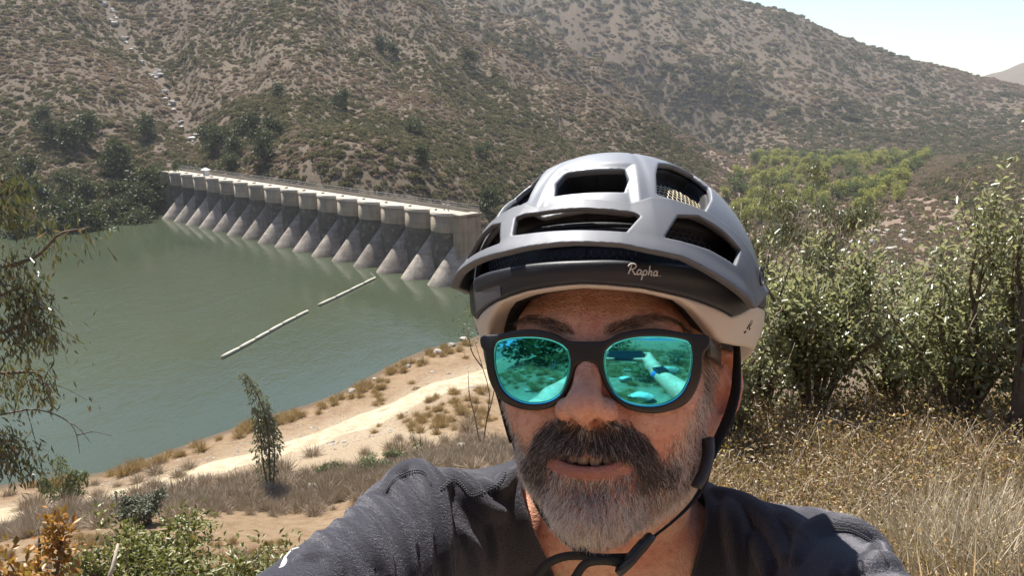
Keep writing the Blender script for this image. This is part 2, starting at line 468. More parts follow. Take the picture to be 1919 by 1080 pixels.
def ground_material():
    t = NT('dry_hillside_soil'); geo = t.node('ShaderNodeNewGeometry').outputs['Position']
    big = t.noise(.018, 6, .6, geo); mid = t.noise(.16, 6, .65, geo); fine = t.noise(2.2, 6, .7, geo); vf = t.noise(26, 5, .7, geo)
    c = t.ramp(t.math('ADD', t.math('MULTIPLY', big, .55), t.math('MULTIPLY', mid, .45)), [(.32, (.105, .080, .052)), (.47, (.135, .101, .067)), (.58, (.172, .127, .084)), (.72, (.225, .166, .112))])
    c = t.mix(t.maprange(fine, .42, .56), c, (.105, .082, .062))
    c = t.mix(t.maprange(t.noise(.7, 4, .7, geo), .50, .60), c, (.115, .092, .066))
    c = t.mix(t.attr('valley'), c, t.mix(t.noise(.12, 6, .7, geo), (.15, .108, .082), (.25, .185, .138)))
    straw = t.ramp(t.noise(1.1, 6, .7, geo), [(.35, (.16, .100, .060)), (.5, (.245, .170, .105)), (.65, (.32, .24, .158))])
    straw = t.mix(t.maprange(vf, .35, .7), straw, (.25, .17, .10))
    c = t.mix(t.attr('near'), c, straw)
    sand = t.mix(t.maprange(t.noise(5, 7, .75, geo), .38, .62), (.28, .212, .142), (.42, .335, .23))
    c = t.mix(t.attr('sand'), c, sand)
    c = t.mix(t.attr('trail_bounce'), c, t.mix(t.maprange(t.noise(6, 7, .75, geo), .38, .62), (.46, .37, .27), (.62, .52, .39)))
    sz = t.node('ShaderNodeSeparateXYZ'); t.link(geo, sz.inputs[0])
    wet = t.math('MULTIPLY', t.maprange(t.math('ADD', sz.outputs[2], t.math('MULTIPLY', fine, -.35)), -30.50, -30.22, 1.0, 0.0), t.attr('near'))
    c = t.mix(t.math('MULTIPLY', wet, .75), c, (.085, .066, .045))
    t.set(Base_Color=c, Roughness=.95, Specular_IOR_Level=.15)
    t.bump(t.math('ADD', t.math('MULTIPLY', fine, .8), t.math('MULTIPLY', vf, .2)), 1.0, .3)
    return t.m
ground = mesh_obj('ground', V, F, ground_material()); tag(ground, kind='structure')
r_ = np.hypot(V[:, 0], V[:, 1])
vly = sm(-22, -32, V[:, 2]) * sm(140, 200, r_) * (1 - sm(620, 760, r_)) * sm(8, 14, np.degrees(np.arctan2(V[:, 0], V[:, 1]))); set_attr(ground, 'valley', vly)
set_attr(ground, 'near', (1 - sm(90, 150, r_)))
# bare sandy patches: the flat below the slope, where he stands
PATH = np.array([at(u, v, z=z) for u, v, z in [(-260, 1010, -28.2), (60, 957, -28.3), (200, 930, -28.4), (400, 878, -28.3), (560, 832, -28.4), (700, 782, -28.6), (790, 748, -28.8), (900, 705, -28.9), (1000, 660, -28.8), (1080, 615, -28.5)]])
PATH = spline(PATH, 120)
def path_dist(x, y):
    d = np.full(len(x), 1e9)
    for p in PATH: d = np.minimum(d, np.hypot(x - p[0], y - p[1]))
    return d
pdist = path_dist(V[:, 0], V[:, 1])
flat = np.exp(-(((V[:, 0] + 12) / 9) ** 2 + ((V[:, 1] - 57) / 7) ** 2))
sand = np.clip((1 - sm(2.2, 5.0, pdist + 1.5 * fbm(V[:, 0] / 3, V[:, 1] / 3, 3, 40))) * .8 + .9 * sm(.3, .6, flat + .2 * fbm(V[:, 0] / 4, V[:, 1] / 4, 3, 41)) + .95 * (1 - sm(3.2, 7.0, r_ + fbm(V[:, 0], V[:, 1], 3, 44))) * (V[:, 1] < 1.4), 0, 1)
set_attr(ground, 'sand', sand)
set_attr(ground, 'trail_bounce', (1 - sm(1.6, 3.0, np.abs(V[:, 1] + .35 + .12 * V[:, 0]) + .5 * fbm(V[:, 0], V[:, 1], 3, 45))) * (1 - sm(5, 9, np.abs(V[:, 0]))))   # ground he stands on, made extra pale to bounce light onto his face

# dirt path draped on the slope
n = len(PATH); T = np.gradient(PATH[:, :2], axis=0); T /= np.linalg.norm(T, axis=1)[:, None]; Nn = np.stack([-T[:, 1], T[:, 0]], 1)
offs = np.array([-2.1, -1.8, -1.35, -.9, -.45, 0, .45, .9, 1.35, 1.8, 2.1]); wob = .25 * fbm(np.arange(n) / 5., np.zeros(n), 3, 50)
prof = np.array([-.10, .03, .02, -.03, .03, .06, .03, -.03, .02, .03, -.10])
PX = PATH[:, None, 0] + Nn[:, None, 0] * (offs[None] * (1 + wob[:, None])); PY = PATH[:, None, 1] + Nn[:, None, 1] * (offs[None] * (1 + wob[:, None]))
PZ = height(PX.ravel(), PY.ravel()).reshape(PX.shape) + prof[None] + .05
F = [(a * 11 + b, a * 11 + b + 1, a * 11 + 12 + b, a * 11 + 11 + b) for a in range(n - 1) for b in range(10)]
def path_material():
    t = NT('pale_dirt'); geo = t.node('ShaderNodeNewGeometry').outputs['Position']
    c = t.ramp(t.noise(.9, 6, .65, geo), [(.3, (.34, .268, .178)), (.5, (.44, .36, .25)), (.7, (.52, .44, .315))])
    c = t.mix(t.maprange(t.noise(7, 7, .75, geo), .50, .66), c, (.25, .19, .125))
    c = t.mix(t.maprange(t.noise(.6, 4, .6, geo), .52, .70), c, (.32, .245, .165))
    t.set(Base_Color=c, Roughness=.95, Specular_IOR_Level=.1); t.bump(t.noise(14, 5, .7, geo), .6, .06); return t.m
tag(mesh_obj('dirt_path', np.stack([PX, PY, PZ], -1).reshape(-1, 3), F, path_material()), kind='structure')

# lake
def water_material():
    t = NT('lake_water'); geo = t.node('ShaderNodeNewGeometry').outputs['Position']
    mp = t.node('ShaderNodeMapping'); mp.inputs['Rotation'].default_value = (0, 0, .6); mp.inputs['Scale'].default_value = (1, .55, 1); t.link(geo, mp.inputs[0])
    c = t.mix(t.maprange(t.noise(.012, 3, .5, geo), .35, .65), (.044, .056, .034), (.058, .070, .042))
    patch = t.maprange(t.noise(.030, 4, .55, mp.outputs[0]), .38, .62)
    t.set(Base_Color=c, Roughness=t.maprange(patch, 0, 1, .05, .11), IOR=1.333, Specular_IOR_Level=.5)
    w = t.math('ADD', t.math('MULTIPLY', t.noise(1.6, 4, .6, mp.outputs[0]), .6), t.math('ADD', t.noise(.45, 3, .5, mp.outputs[0]), t.math('MULTIPLY', t.noise(6, 3, .6, mp.outputs[0]), .16)))
    b = t.bump(w, .5, .16); t.val(b.inputs['Strength'], t.maprange(patch, 0, 1, .12, .60))
    return t.m
wv = [(-700, -60), (-75, 20), (-32, 50), (-12, 68), (-1, 88), (1.5, 104), (0, 120), (3, 133), (-85, 214), (-98, 213), (-131, 199), (-172, 203), (-260, 216), (-700, 300)]
water = mesh_obj('lake', [(x, y, WATER_Z) for x, y in wv], [tuple(range(len(wv)))], water_material(), smooth=False); tag(water, kind='structure')
# ================================================================== multiple-arch dam
D_ = np.array([-.7145, .6996, 0]); N_ = np.array([-.6996, -.7145, 0]); ZU = np.array([0, 0, 1.0])
DP0 = np.array([-13.6, 138.7, 0]); BAY = 7.222; ZT, ZA = -19.2, -22.5
def dam_pt(s, n, z): return DP0 + D_ * s + N_ * n + ZU * z

def concrete(name, lo, hi, stain=1.0):
    t = NT(name); geo = t.node('ShaderNodeNewGeometry').outputs['Position']
    c = t.ramp(t.noise(.35, 6, .65, geo), [(.3, lo), (.7, hi)])
    mp = t.node('ShaderNodeMapping'); mp.inputs['Scale'].default_value = (1.2, 1.2, .12); t.link(geo, mp.inputs[0])
    c = t.mix(t.math('MULTIPLY', t.maprange(t.noise(1.1, 5, .7, mp.outputs[0]), .48, .72), .55 * stain), c, (.085, .075, .065))
    mp2 = t.node('ShaderNodeMapping'); mp2.inputs['Scale'].default_value = (.06, .06, 1.3); t.link(geo, mp2.inputs[0])
    c = t.mix(t.math('MULTIPLY', t.maprange(t.noise(1.0, 4, .6, mp2.outputs[0]), .45, .65), .4 * stain), c, (.16, .14, .12))
    sz = t.node('ShaderNodeSeparateXYZ'); t.link(geo, sz.inputs[0]); zz_ = t.math('ADD', sz.outputs[2], t.math('MULTIPLY', t.noise(.5, 4, .6, geo), .9))
    ring = t.math('MULTIPLY', t.maprange(zz_, -30.3, -29.3, 1.0, 0.0), .7); c = t.mix(ring, c, (.065, .058, .045))
    c = t.mix(t.math('MULTIPLY', t.maprange(t.noise(.8, 3, .6, geo), .56, .62), .28 * stain), c, (.36, .33, .29))
    rv = t.maprange(t.rnd(), 0, 1, .74, 1.12); hs = t.node('ShaderNodeHueSaturation'); t.link(c, hs.inputs['Color']); t.link(rv, hs.inputs['Value']); c = hs.outputs[0]
    t.set(Base_Color=c, Roughness=.9, Specular_IOR_Level=.2); t.bump(t.noise(3, 6, .7, geo), .5, .12); return t.m
M_WALL = concrete('tan_concrete', (.30, .25, .185), (.43, .365, .275), .8)
M_BAR = concrete('grey_brown_concrete', (.22, .19, .162), (.40, .35, .30), 1.25)
M_LOWER = concrete('dark_concrete', (.075, .070, .062), (.13, .118, .102), 1.0)  # darker tone for the lower walls, below the tan ones
M_CAP = concrete('pale_concrete', (.42, .37, .30), (.52, .47, .39), .3)
M_RAIL = plain('weathered_rail', (.30, .29, .27), .6, .3, var=.2, scale=3)
M_WHITE = plain('white_paint', (.75, .74, .70), .6, var=.06, scale=3)

dam = empty('dam', tuple(dam_pt(50, 0, WATER_Z))); bpy.context.view_layer.update()
tag(dam, 'long concrete multiple arch dam with slanting half round buttresses rising from the lake', 'dam')
DLOC = np.array(dam.location)
NA = 13; AA = np.linspace(-1, 1, NA)
def arch(k, extra=0.0):
    """plan of one bay: s along the dam, bulge towards the water"""
    half = BAY / 2 - .02; s = (k + .5) * BAY + AA * half; b = 2.75 * np.sqrt(np.clip(1 - (AA * .985) ** 2, 0, 1)) + extra
    return s, b
def dpart(name, V, F, mat, parent=dam, smooth=True): 
    return mesh_obj(name, np.asarray(V) - DLOC, F, mat, parent, smooth)
run, rise = 7.2, 7.95
def bay_meshes():
    s, b = arch(0); out = []
    # upright wall with a shaft behind it
    V = []; F = []
    ZB = -35.0
    for z in (ZT, ZA + .15): V += [dam_pt(a, c, z) for a, c in zip(s, b)]
    for z in (ZT, ZA): V += [dam_pt(a, c - .7 if i not in (0, NA - 1) else c - .05, z) for i, (a, c) in enumerate(zip(s, b))]
    F = [(i, NA + i, NA + i + 1, i + 1) for i in range(NA - 1)]
    F += [(2 * NA + i, 2 * NA + i + 1, 3 * NA + i + 1, 3 * NA + i) for i in range(NA - 1)]
    F += [(i, i + 1, 2 * NA + i + 1, 2 * NA + i) for i in range(NA - 1)]
    out.append(('wall', V, F, M_WALL))
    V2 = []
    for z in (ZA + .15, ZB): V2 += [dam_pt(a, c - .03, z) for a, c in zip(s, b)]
    out.append(('lower_wall', V2, [(i, NA + i, NA + i + 1, i + 1) for i in range(NA - 1)], M_LOWER))
    # pale rim
    V = []; F = []
    for (e, z) in ((.12, ZT + .30), (.12, ZT - .28), (-.95, ZT + .30), (-.95, ZT - .05)): V += [dam_pt(a, c + e, z) for a, c in zip(s, b)]
    for i in range(NA - 1): F += [(i, NA + i, NA + i + 1, i + 1), (i, i + 1, 2 * NA + i + 1, 2 * NA + i), (2 * NA + i, 2 * NA + i + 1, 3 * NA + i + 1, 3 * NA + i)]
    out.append(('rim', V, F, M_CAP))
    # slanting half cone at the joint between two bays
    V = []; F = []; L = 14; NB = 17
    for j in range(L):
        f = j / (L - 1) * 1.4 + .004
        for t in np.linspace(-np.pi / 2, np.pi / 2, NB):
            V.append(dam_pt(3.66 * f ** .92 * math.sin(t), -.25 + (run * f + .35) * math.cos(t), ZA + .25 - rise * f))
    for j in range(L - 1): F += [(j * NB + i, (j + 1) * NB + i, (j + 1) * NB + i + 1, j * NB + i + 1) for i in range(NB - 1)]
    out.append(('buttress', V, F, M_BAR))
    return out
protos = [dpart(*m) for m in bay_meshes()]
for k in range(-1, 15):
    if k == 0: continue
    for p in protos:
        if k == -1 and p.name.startswith('buttress'): pass
        c = p.copy(); COL.objects.link(c); c.parent = dam; c.location = tuple(D_ * (k * BAY) + np.array(p.location))
# crest walkway, end block, railing
mb = MB()
def sbox(mb, s0, s1, n0, n1, z0, z1):
    V = [dam_pt(s, n, z) for s in (s0, s1) for n in (n0, n1) for z in (z0, z1)]
    mb.add(np.array(V) - DLOC, [(0, 1, 3, 2), (4, 6, 7, 5), (0, 4, 5, 1), (2, 3, 7, 6), (0, 2, 6, 4), (1, 5, 7, 3)])
sbox(mb, -8.9, 112, -2.6, .55, ZT - .45, ZT + .06); mb.build('walkway', M_CAP, dam, False)
mb = MB(); sbox(mb, -8.9, -7.25, -2.7, 2.2, -40, ZT - .02); mb.build('end_block', M_WALL, dam, False)
mb = MB(); sbox(mb, -9.1, -7.2, -2.8, 2.35, ZT - .02, ZT + .28); mb.build('end_cap', M_CAP, dam, False)
mb = MB(); sbox(mb, 108.2, 113, -4, 2.0, -36, ZT + .02); mb.build('end_block', M_WALL, dam, False)
mb = MB(); sbox(mb, -8.8, 112, -2.4, -1.6, -44, ZT - .46); mb.build('core_wall', M_WALL, dam, False)
mb = MB(); sbox(mb, -8.8, 112, -2.55, -2.40, ZT + .06, ZT + .72); mb.build('parapet', M_CAP, dam, False)
proto = None
for k in range(42):
    s = -8.7 + k * 2.92
    if proto is None:
        mb = MB(); sbox(mb, s - .05, s + .05, -2.53, -2.43, ZT + .72, ZT + 1.45); proto = mb.build('railing_post', M_RAIL, dam, False)
    else:
        c = proto.copy(); COL.objects.link(c); c.parent = dam; c.location = tuple(D_ * (k * 2.92))
for z in (1.02, 1.42):
    mb = MB(); sbox(mb, -8.7, 111.6, -2.52, -2.44, ZT + z - .05, ZT + z + .05); mb.build('railing', M_RAIL, dam, False)
# valve stands on the walkway
for s in (-2.4, -1.3):
    mb = MB(); b0 = dam_pt(s, -1.0, ZT) - DLOC; mb.tube([b0, b0 + ZU * 1.1], .10, 6); mb.tube([b0 + ZU * 1.1 - D_ * .35, b0 + ZU * 1.1 + D_ * .35], .09, 6); mb.build('valve_stand', M_RAIL, dam)
# small white gauge hut
hut = empty('gauge_hut', tuple(dam_pt(91.0, -.6, ZT + .06))); bpy.context.view_layer.update()
tag(hut, 'small white gauge hut standing on the far end of the dam crest', 'hut')
H0 = np.array(hut.location)
R_ = np.stack([D_, N_, ZU], 1)
mb = MB(); mb.box((0, 0, .75), (1.1, 1.1, 1.5), R_); mb.build('wall', M_WHITE, hut, False)
mb = MB(); V = [np.array((x, y, 1.5)) for x, y in ((-.95, -.95), (.95, -.95), (.95, .95), (-.95, .95))] + [np.array((0, 0, 2.1))]; mb.add(np.array(V) @ R_.T, [(0, 1, 4), (1, 2, 4), (2, 3, 4), (3, 0, 4), (3, 2, 1, 0)]); mb.build('roof', M_WHITE, hut, False)
mb = MB(); mb.box(R_ @ np.array((0, .56, .7)), (.5, .04, 1.1), R_); mb.build('door', plain('hut_door', (.2, .2, .2), .6), hut, False)

# floating log booms
M_BOOM = plain('weathered_white_boom', (.50, .46, .37), .75, var=.3, scale=2.5)
def boom(p0, p1, nseg, label):
    a = at(*p0, z=WATER_Z + .18); b = at(*p1, z=WATER_Z + .18); o = empty('floating_boom', tuple(a)); tag(o, label, 'boom', 'floating booms on the lake')
    for k in range(nseg):
        q0 = (b - a) * (k / nseg) + (b - a) / np.linalg.norm(b - a) * .06; q1 = (b - a) * ((k + 1) / nseg) - (b - a) / np.linalg.norm(b - a) * .06
        sd_ = np.cross((b - a) / np.linalg.norm(b - a), ZU); o0 = .12 * math.sin(k * 1.05 + .4) + .03 * math.sin(k * 3.1); o1 = .12 * math.sin((k + 1) * 1.05 + .4) + .03 * math.sin((k + 1) * 3.1); q0 = q0 + sd_ * o0; q1 = q1 + sd_ * o1
        mb = MB(); mb.tube([q0, (q0 * 3 + q1) / 4, (q0 + q1) / 2, (q0 + q1 * 3) / 4, q1], [.19, .22, .23, .22, .19], 8); mb.build('float', M_BOOM, o)
boom((415, 670), (577, 583), 6, 'longer pale floating boom lying on the open lake')
boom((597, 572), (705, 521), 4, 'shorter pale floating boom reaching towards the dam')
c = at(705, 521, z=WATER_Z + .1); e = dam_pt(7.2, 9.2, WATER_Z + .35)
cb = empty('boom_cable', tuple(c)); tag(cb, 'thin cable tying the floating boom to a dam buttress', 'cable')
mb = MB(); mb.tube([c * 0, (e - c) * .5 - ZU * .05, e - c], .035, 5); mb.build('cable', M_RAIL, cb)
# ================================================================== plants
def leaf_mat(name, stops, rough=.45, trans=.25, spec=.5, per='attr', tcol=(.30, .33, .06)):
    t = NT(name)
    f = t.attr('tone') if per == 'attr' else t.rnd()
    c = t.ramp(f, stops)
    t.set(Base_Color=c, Roughness=rough, Specular_IOR_Level=spec)
    if trans:
        tr = t.node('ShaderNodeBsdfTranslucent'); t.link(t.mix(.4, c, tcol), tr.inputs[0])
        m = t.node('ShaderNodeMixShader'); m.inputs[0].default_value = trans; t.link(t.b.outputs[0], m.inputs[1]); t.link(tr.outputs[0], m.inputs[2]); t.link(m.outputs[0], t.out.inputs['Surface'])
    return t.m
def leaves(P, D, L, Wd, r, fold=.25, n_up=None):
    """one folded, pointed leaf per row: base P, direction D, length L, width Wd -> V, F (2 quads of a kite each)"""
    n = len(P); D = D / (np.linalg.norm(D, axis=1)[:, None] + 1e-9)
    A = r.normal(size=(n, 3)) if n_up is None else n_up + r.normal(0, .45, (n, 3))
    S = np.cross(D, A); S /= np.linalg.norm(S, axis=1)[:, None] + 1e-9; U = np.cross(S, D)
    L = np.broadcast_to(L, (n,))[:, None]; Wd = np.broadcast_to(Wd, (n,))[:, None]
    mid = P + D * L * .5 - U * Wd * .15; tip = P + D * L - U * L * .10
    V = np.stack([P, P + D * L * .45 + S * Wd * .5 + U * Wd * fold, tip, P + D * L * .45 - S * Wd * .5 + U * Wd * fold, mid], 1).reshape(-1, 3)
    b = np.arange(n)[:, None] * 5
    F = np.concatenate([b + np.array([[0, 1, 2, 4]]), b + np.array([[0, 4, 2, 3]])])
    return V, F
def leaf_obj(name, P, D, L, Wd, mat, parent, r, tone=None, fold=.25, n_up=None, link=True):
    V, F = leaves(P, D, L, Wd, r, fold, n_up); o = mesh_obj(name, V, F, mat, parent, False, link)
    set_attr(o, 'tone', np.repeat(r.random(len(P)) if tone is None else tone, 5)); return o
def gnd(x, y): return float(height([x], [y])[0])
def unit(v): v = np.asarray(v, float); return v / (np.linalg.norm(v) + 1e-9)

BARK = plain('grey_brown_bark', (.13, .10, .075), .9, var=.4, scale=9, bump=.8, bscale=30, bdist=.02)
TWIG = plain('dry_twig', (.33, .26, .19), .85, var=.35, scale=14)
PALE_BARK = plain('pale_bark', (.36, .30, .24), .8, var=.3, scale=6, bump=.5, bscale=20, bdist=.01)

# ---- distant scrub: prototypes seen only as instances on the hills
def scrub_proto(name, seed, mat, n=150, flat=.75, leaf=.34):
    r = np.random.default_rng(seed); d = r.normal(size=(n, 3)); d[:, 2] = np.abs(d[:, 2]); d /= np.linalg.norm(d, axis=1)[:, None]
    lob = r.normal(size=(6, 3)); lob[:, 2] = np.abs(lob[:, 2]); lob /= np.linalg.norm(lob, axis=1)[:, None]
    rad = .62 + .38 * np.max(np.clip(d @ lob.T, 0, 1) ** 6, 1) * r.uniform(.7, 1.1, n); rad *= r.uniform(.72, 1.0, n)
    P = d * rad[:, None] * np.array([1, 1, flat]) + np.array([0, 0, .05])
    return leaf_obj(name, P - .5 * leaf * unit(d), d + r.normal(0, .7, (n, 3)), leaf * r.uniform(.7, 1.3, n), leaf * .8 * r.uniform(.7, 1.2, n), mat, None, r, link=False)
M_SC = [leaf_mat('scrub_olive', [(0, (.145, .130, .070)), (1, (.27, .235, .135))], .7, .3, .2, tcol=(.34, .28, .15)), leaf_mat('scrub_grey', [(0, (.21, .160, .120)), (1, (.37, .29, .22))], .85, .3, .1, tcol=(.40, .30, .21)),
        leaf_mat('scrub_dark', [(0, (.085, .086, .046)), (1, (.18, .165, .088))], .7, .3, .2, tcol=(.24, .23, .10)), leaf_mat('scrub_brown', [(0, (.24, .175, .118)), (1, (.40, .30, .20))], .9, .3, .1, tcol=(.42, .30, .19))]
PROT = [scrub_proto('scrub_bush', 60 + k, M_SC[k % 4], flat=[.8, .55, .9, .5][k % 4]) for k in range(8)]

def instancer(name, P, scale, rotz, kind, protos, sq=None):
    me = bpy.data.meshes.new(name); me.vertices.add(len(P)); me.vertices.foreach_set('co', np.asarray(P, np.float32).ravel())
    for nm, v in (('scale', scale), ('rotz', rotz), ('pick', kind)):
        a = me.attributes.new(nm, 'FLOAT', 'POINT'); a.data.foreach_set('value', np.asarray(v, np.float32))
    o = bpy.data.objects.new(name, me); COL.objects.link(o)
    ng = bpy.data.node_groups.new(name + '_nodes', 'GeometryNodeTree'); ng.interface.new_socket('Geometry', in_out='INPUT', socket_type='NodeSocketGeometry'); ng.interface.new_socket('Geometry', in_out='OUTPUT', socket_type='NodeSocketGeometry')
    N = ng.nodes; Lk = ng.links; gi = N.new('NodeGroupInput'); go = N.new('NodeGroupOutput'); jo = N.new('GeometryNodeJoinGeometry')
    def at_(nm): a = N.new('GeometryNodeInputNamedAttribute'); a.data_type = 'FLOAT'; a.inputs['Name'].default_value = nm; return a.outputs[0]
    sc, rz, pk = at_('scale'), at_('rotz'), at_('pick')
    cx = N.new('ShaderNodeCombineXYZ'); Lk.new(rz, cx.inputs[2])
    for k, p in enumerate(protos):
        oi = N.new('GeometryNodeObjectInfo'); oi.inputs['Object'].default_value = p; oi.inputs['As Instance'].default_value = True
        cmp_ = N.new('FunctionNodeCompare'); cmp_.data_type = 'FLOAT'; cmp_.operation = 'EQUAL'; Lk.new(pk, cmp_.inputs[0]); cmp_.inputs[1].default_value = k; cmp_.inputs['Epsilon'].default_value = .3
        ip = N.new('GeometryNodeInstanceOnPoints'); Lk.new(gi.outputs[0], ip.inputs['Points']); Lk.new(cmp_.outputs[0], ip.inputs['Selection']); Lk.new(oi.outputs['Geometry'], ip.inputs['Instance'])
        Lk.new(cx.outputs[0], ip.inputs['Rotation']); Lk.new(sc, ip.inputs['Scale']); Lk.new(ip.outputs[0], jo.inputs[0])
    Lk.new(jo.outputs[0], go.inputs[0])
    m = o.modifiers.new('scatter', 'NODES'); m.node_group = ng
    return o

def area_sample(n, r0, r1, a0, a1, seed):
    r = np.random.default_rng(seed); rr = np.sqrt(r.uniform(r0 * r0, r1 * r1, n)); a = np.radians(r.uniform(a0, a1, n))
    x = rr * np.sin(a); y = rr * np.cos(a); return x, y, height(x, y), r
def dam_side(x, y): return (x - DP0[0]) * N_[0] + (y - DP0[1]) * N_[1]
def on_dam(x, y, z):
    s = (x - DP0[0]) * D_[0] + (y - DP0[1]) * D_[1]; n = dam_side(x, y)
    return (s > -13) & (s < 114) & (n > -8) & (n < 14)
def clear_mask(x, y, z):
    return (poly2(x, y, wv) > -2) & ~on_dam(x, y, z)
    # (outside the lake)
CHUTE = np.array([at(u, v, d=t + 8) for u, v, t in [(185, -10, 385), (205, 30, 372), (225, 75, 360), (245, 112, 350), (275, 150, 334), (305, 175, 318), (335, 220, 292), (365, 260, 270)]])
CHUTE_D = spline(CHUTE, 40)
def chute_dist(x, y): return np.min(np.hypot(x[:, None] - CHUTE_D[None, :, 0], y[:, None] - CHUTE_D[None, :, 1]), 1)
PS, SS, RS_, KS = [], [], [], []
for n, r0, r1, smin_, smax_, sd in ((96000, 190, 470, .34, 1.1, 1), (60000, 450, 800, .7, 2.0, 2), (36000, 760, 1250, 1.3, 3.2, 3)):
    n = int(n * 1.25); x, y, z, r = area_sample(n, r0, r1, -60, 56, 100 + sd)
    dens = .55 + .9 * fbm(x / 55, y / 55, 4, 61) + .5 * fbm(x / 16, y / 16, 3, 62)
    val = (z < -36) & (np.hypot(x, y) < 640) & (np.degrees(np.arctan2(x, y)) > 11)
    k = ~val & clear_mask(x, y, z) & (r.random(n) < np.clip(.80 + .45 * (dens - .55) + .25 * (z < -10), .6, 1)) & (chute_dist(x, y) > 2.2)
    x, y, z = x[k], y[k], z[k]; n = len(x)
    pn = fbm(x / 40, y / 40, 3, 71) + .35 * r.normal(size=n) - .25 * sm(-25, 10, -z) * 0
    kind = np.where(pn > .55, 2, np.where(pn > .05, 0, np.where(pn > -.45, 1, 3))) + 4 * r.integers(0, 2, n)
    kind = np.where((z < -8) & (r.random(n) < .30), 2, kind)
    s = (smin_ + (smax_ - smin_) * r.random(n) ** 1.6 * 1.25) * np.where(np.isin(kind, [2, 6]), 1.25, 1) * r.choice([.7, 1, 1.3], n)
    PS.append(np.stack([x, y, z - .1 * s], 1)); SS.append(s); RS_.append(r.uniform(0, 6.28, n)); KS.append(kind)
scrub = instancer('chaparral_scrub', np.concatenate(PS), np.concatenate(SS), np.concatenate(RS_), np.concatenate(KS), PROT)
tag(scrub, 'mixed olive and brown chaparral scrub covering the hillsides', 'scrub', kind='stuff')

# valley floor scrub and the brown rise
x, y, z, r = area_sample(26000, 150, 640, 12, 46, 200); k = (z < -4) & clear_mask(x, y, z); x, y, z = x[k], y[k], z[k]
den = fbm(x / 30, y / 30, 4, 81) + .4 * fbm(x / 9, y / 9, 3, 82); k = den > -.55; x, y, z = x[k], y[k], z[k]; n = len(x)
kind = np.where(r.random(n) < .35, 1, np.where(r.random(n) < .5, 3, 0)) + 4 * r.integers(0, 2, n)
vs_ = instancer('valley_scrub', np.stack([x, y, z], 1), r.uniform(.6, 1.7, n), r.uniform(0, 6.28, n), kind, PROT); tag(vs_, 'grey brown low scrub covering the valley floor', 'scrub', kind='stuff')

# ---- a tree of many leaves on limbs
def grow(base, h, spread, r, nlimb=7, lean=(0, 0), trunk_r=None, start=.25):
    """trunk and limbs as tubes, returns mesh builder and limb tips"""
    mb = MB(); tr = trunk_r or h * .03; top = np.array([lean[0], lean[1], h * .75])
    tp = np.array([np.zeros(3), top * .35 + r.normal(0, .03 * h, 3) * [1, 1, 0], top * .7 + r.normal(0, .04 * h, 3) * [1, 1, 0], top]); tp = spline(tp, 8)
    mb.tube(tp, np.linspace(tr, tr * .35, 8), 7); pts = []
    for k in range(nlimb):
        f = start + (1 - start) * (k + r.random()) / nlimb; p0 = tp[min(7, int(f * 7.5))]; a = r.uniform(0, 6.28)
        end = p0 + np.array([math.cos(a) * spread * r.uniform(.5, 1), math.sin(a) * spread * r.uniform(.5, 1), h * r.uniform(.08, .34)])
        q = spline(np.array([p0, p0 * .55 + end * .45 + np.array([0, 0, h * .05]), end]), 6); mb.tube(q, np.linspace(tr * .45, tr * .12, 6), 5); pts.append(q[2:])
    pts.append(tp[4:]); return mb, np.concatenate(pts)
def tree_parts(seed, h, spread, nleaf, leaf, lw, mat, bark, clump=.28, droop=.0, squash=.8, link=False, nlimb=8, start=.25, tr_=None):
    r = np.random.default_rng(seed); mb, tips = grow(np.zeros(3), h, spread, r, nlimb, start=start, trunk_r=tr_)
    tr = mb.build('trunk', bark, None, True, link)
    c = tips[r.integers(0, len(tips), max(14, nleaf // 45))] + r.normal(0, spread * .16, (max(14, nleaf // 45), 3)) * [1, 1, squash]
    i = r.integers(0, len(c), nleaf); o = r.normal(size=(nleaf, 3)); o /= np.linalg.norm(o, axis=1)[:, None]; o *= (r.random(nleaf) ** .5)[:, None] * spread * clump * r.uniform(.7, 1.3, len(c))[i][:, None]
    P = c[i] + o * [1, 1, squash]; P[:, 2] = np.maximum(P[:, 2], .04 * h)
    D = o / (np.linalg.norm(o, axis=1)[:, None] + 1e-6) + r.normal(0, .6, (nleaf, 3)) - np.array([0, 0, droop])
    tone = np.clip(r.random(len(c))[i] * .5 + r.random(nleaf) * .5, 0, 1)
    cr = leaf_obj('crown', P, D, leaf * r.uniform(.6, 1.3, nleaf), lw * r.uniform(.7, 1.2, nleaf), mat, None, r, tone, link=link)
    return tr, cr
def plant_tree(name, proto, loc, scale, rz, label, cat, group=None, first=None):
    e = empty(name, tuple(loc)); e.rotation_euler = (0, 0, rz); e.scale = (scale,) * 3; tag(e, label, cat, group)
    for p in proto:
        c = p.copy(); COL.objects.link(c); c.parent = e
    return e
M_OAK = leaf_mat('dark_oak_leaf', [(0, (.030, .044, .018)), (.6, (.062, .080, .034)), (1, (.11, .13, .055))], .55, .12, .3)
M_OAK2 = leaf_mat('grey_green_leaf', [(0, (.045, .058, .026)), (1, (.12, .14, .065))], .6, .12, .3)
M_WIL = leaf_mat('yellow_green_leaf', [(0, (.28, .285, .07)), (1, (.50, .48, .15))], .6, .35, .25)
M_WIL2 = leaf_mat('mid_green_leaf', [(0, (.085, .115, .036)), (1, (.19, .22, .075))], .6, .2, .25)
OAK = [tree_parts(300 + k, 4.6, 2.5, 900, .50, .34, (M_OAK, M_OAK2, M_OAK)[k], BARK, .42, squash=.85) for k in range(3)]
WIL = [tree_parts(310 + k, 6.0, 3.0, 850, .60, .36, (M_WIL, M_WIL2)[k], BARK, .42) for k in range(2)]
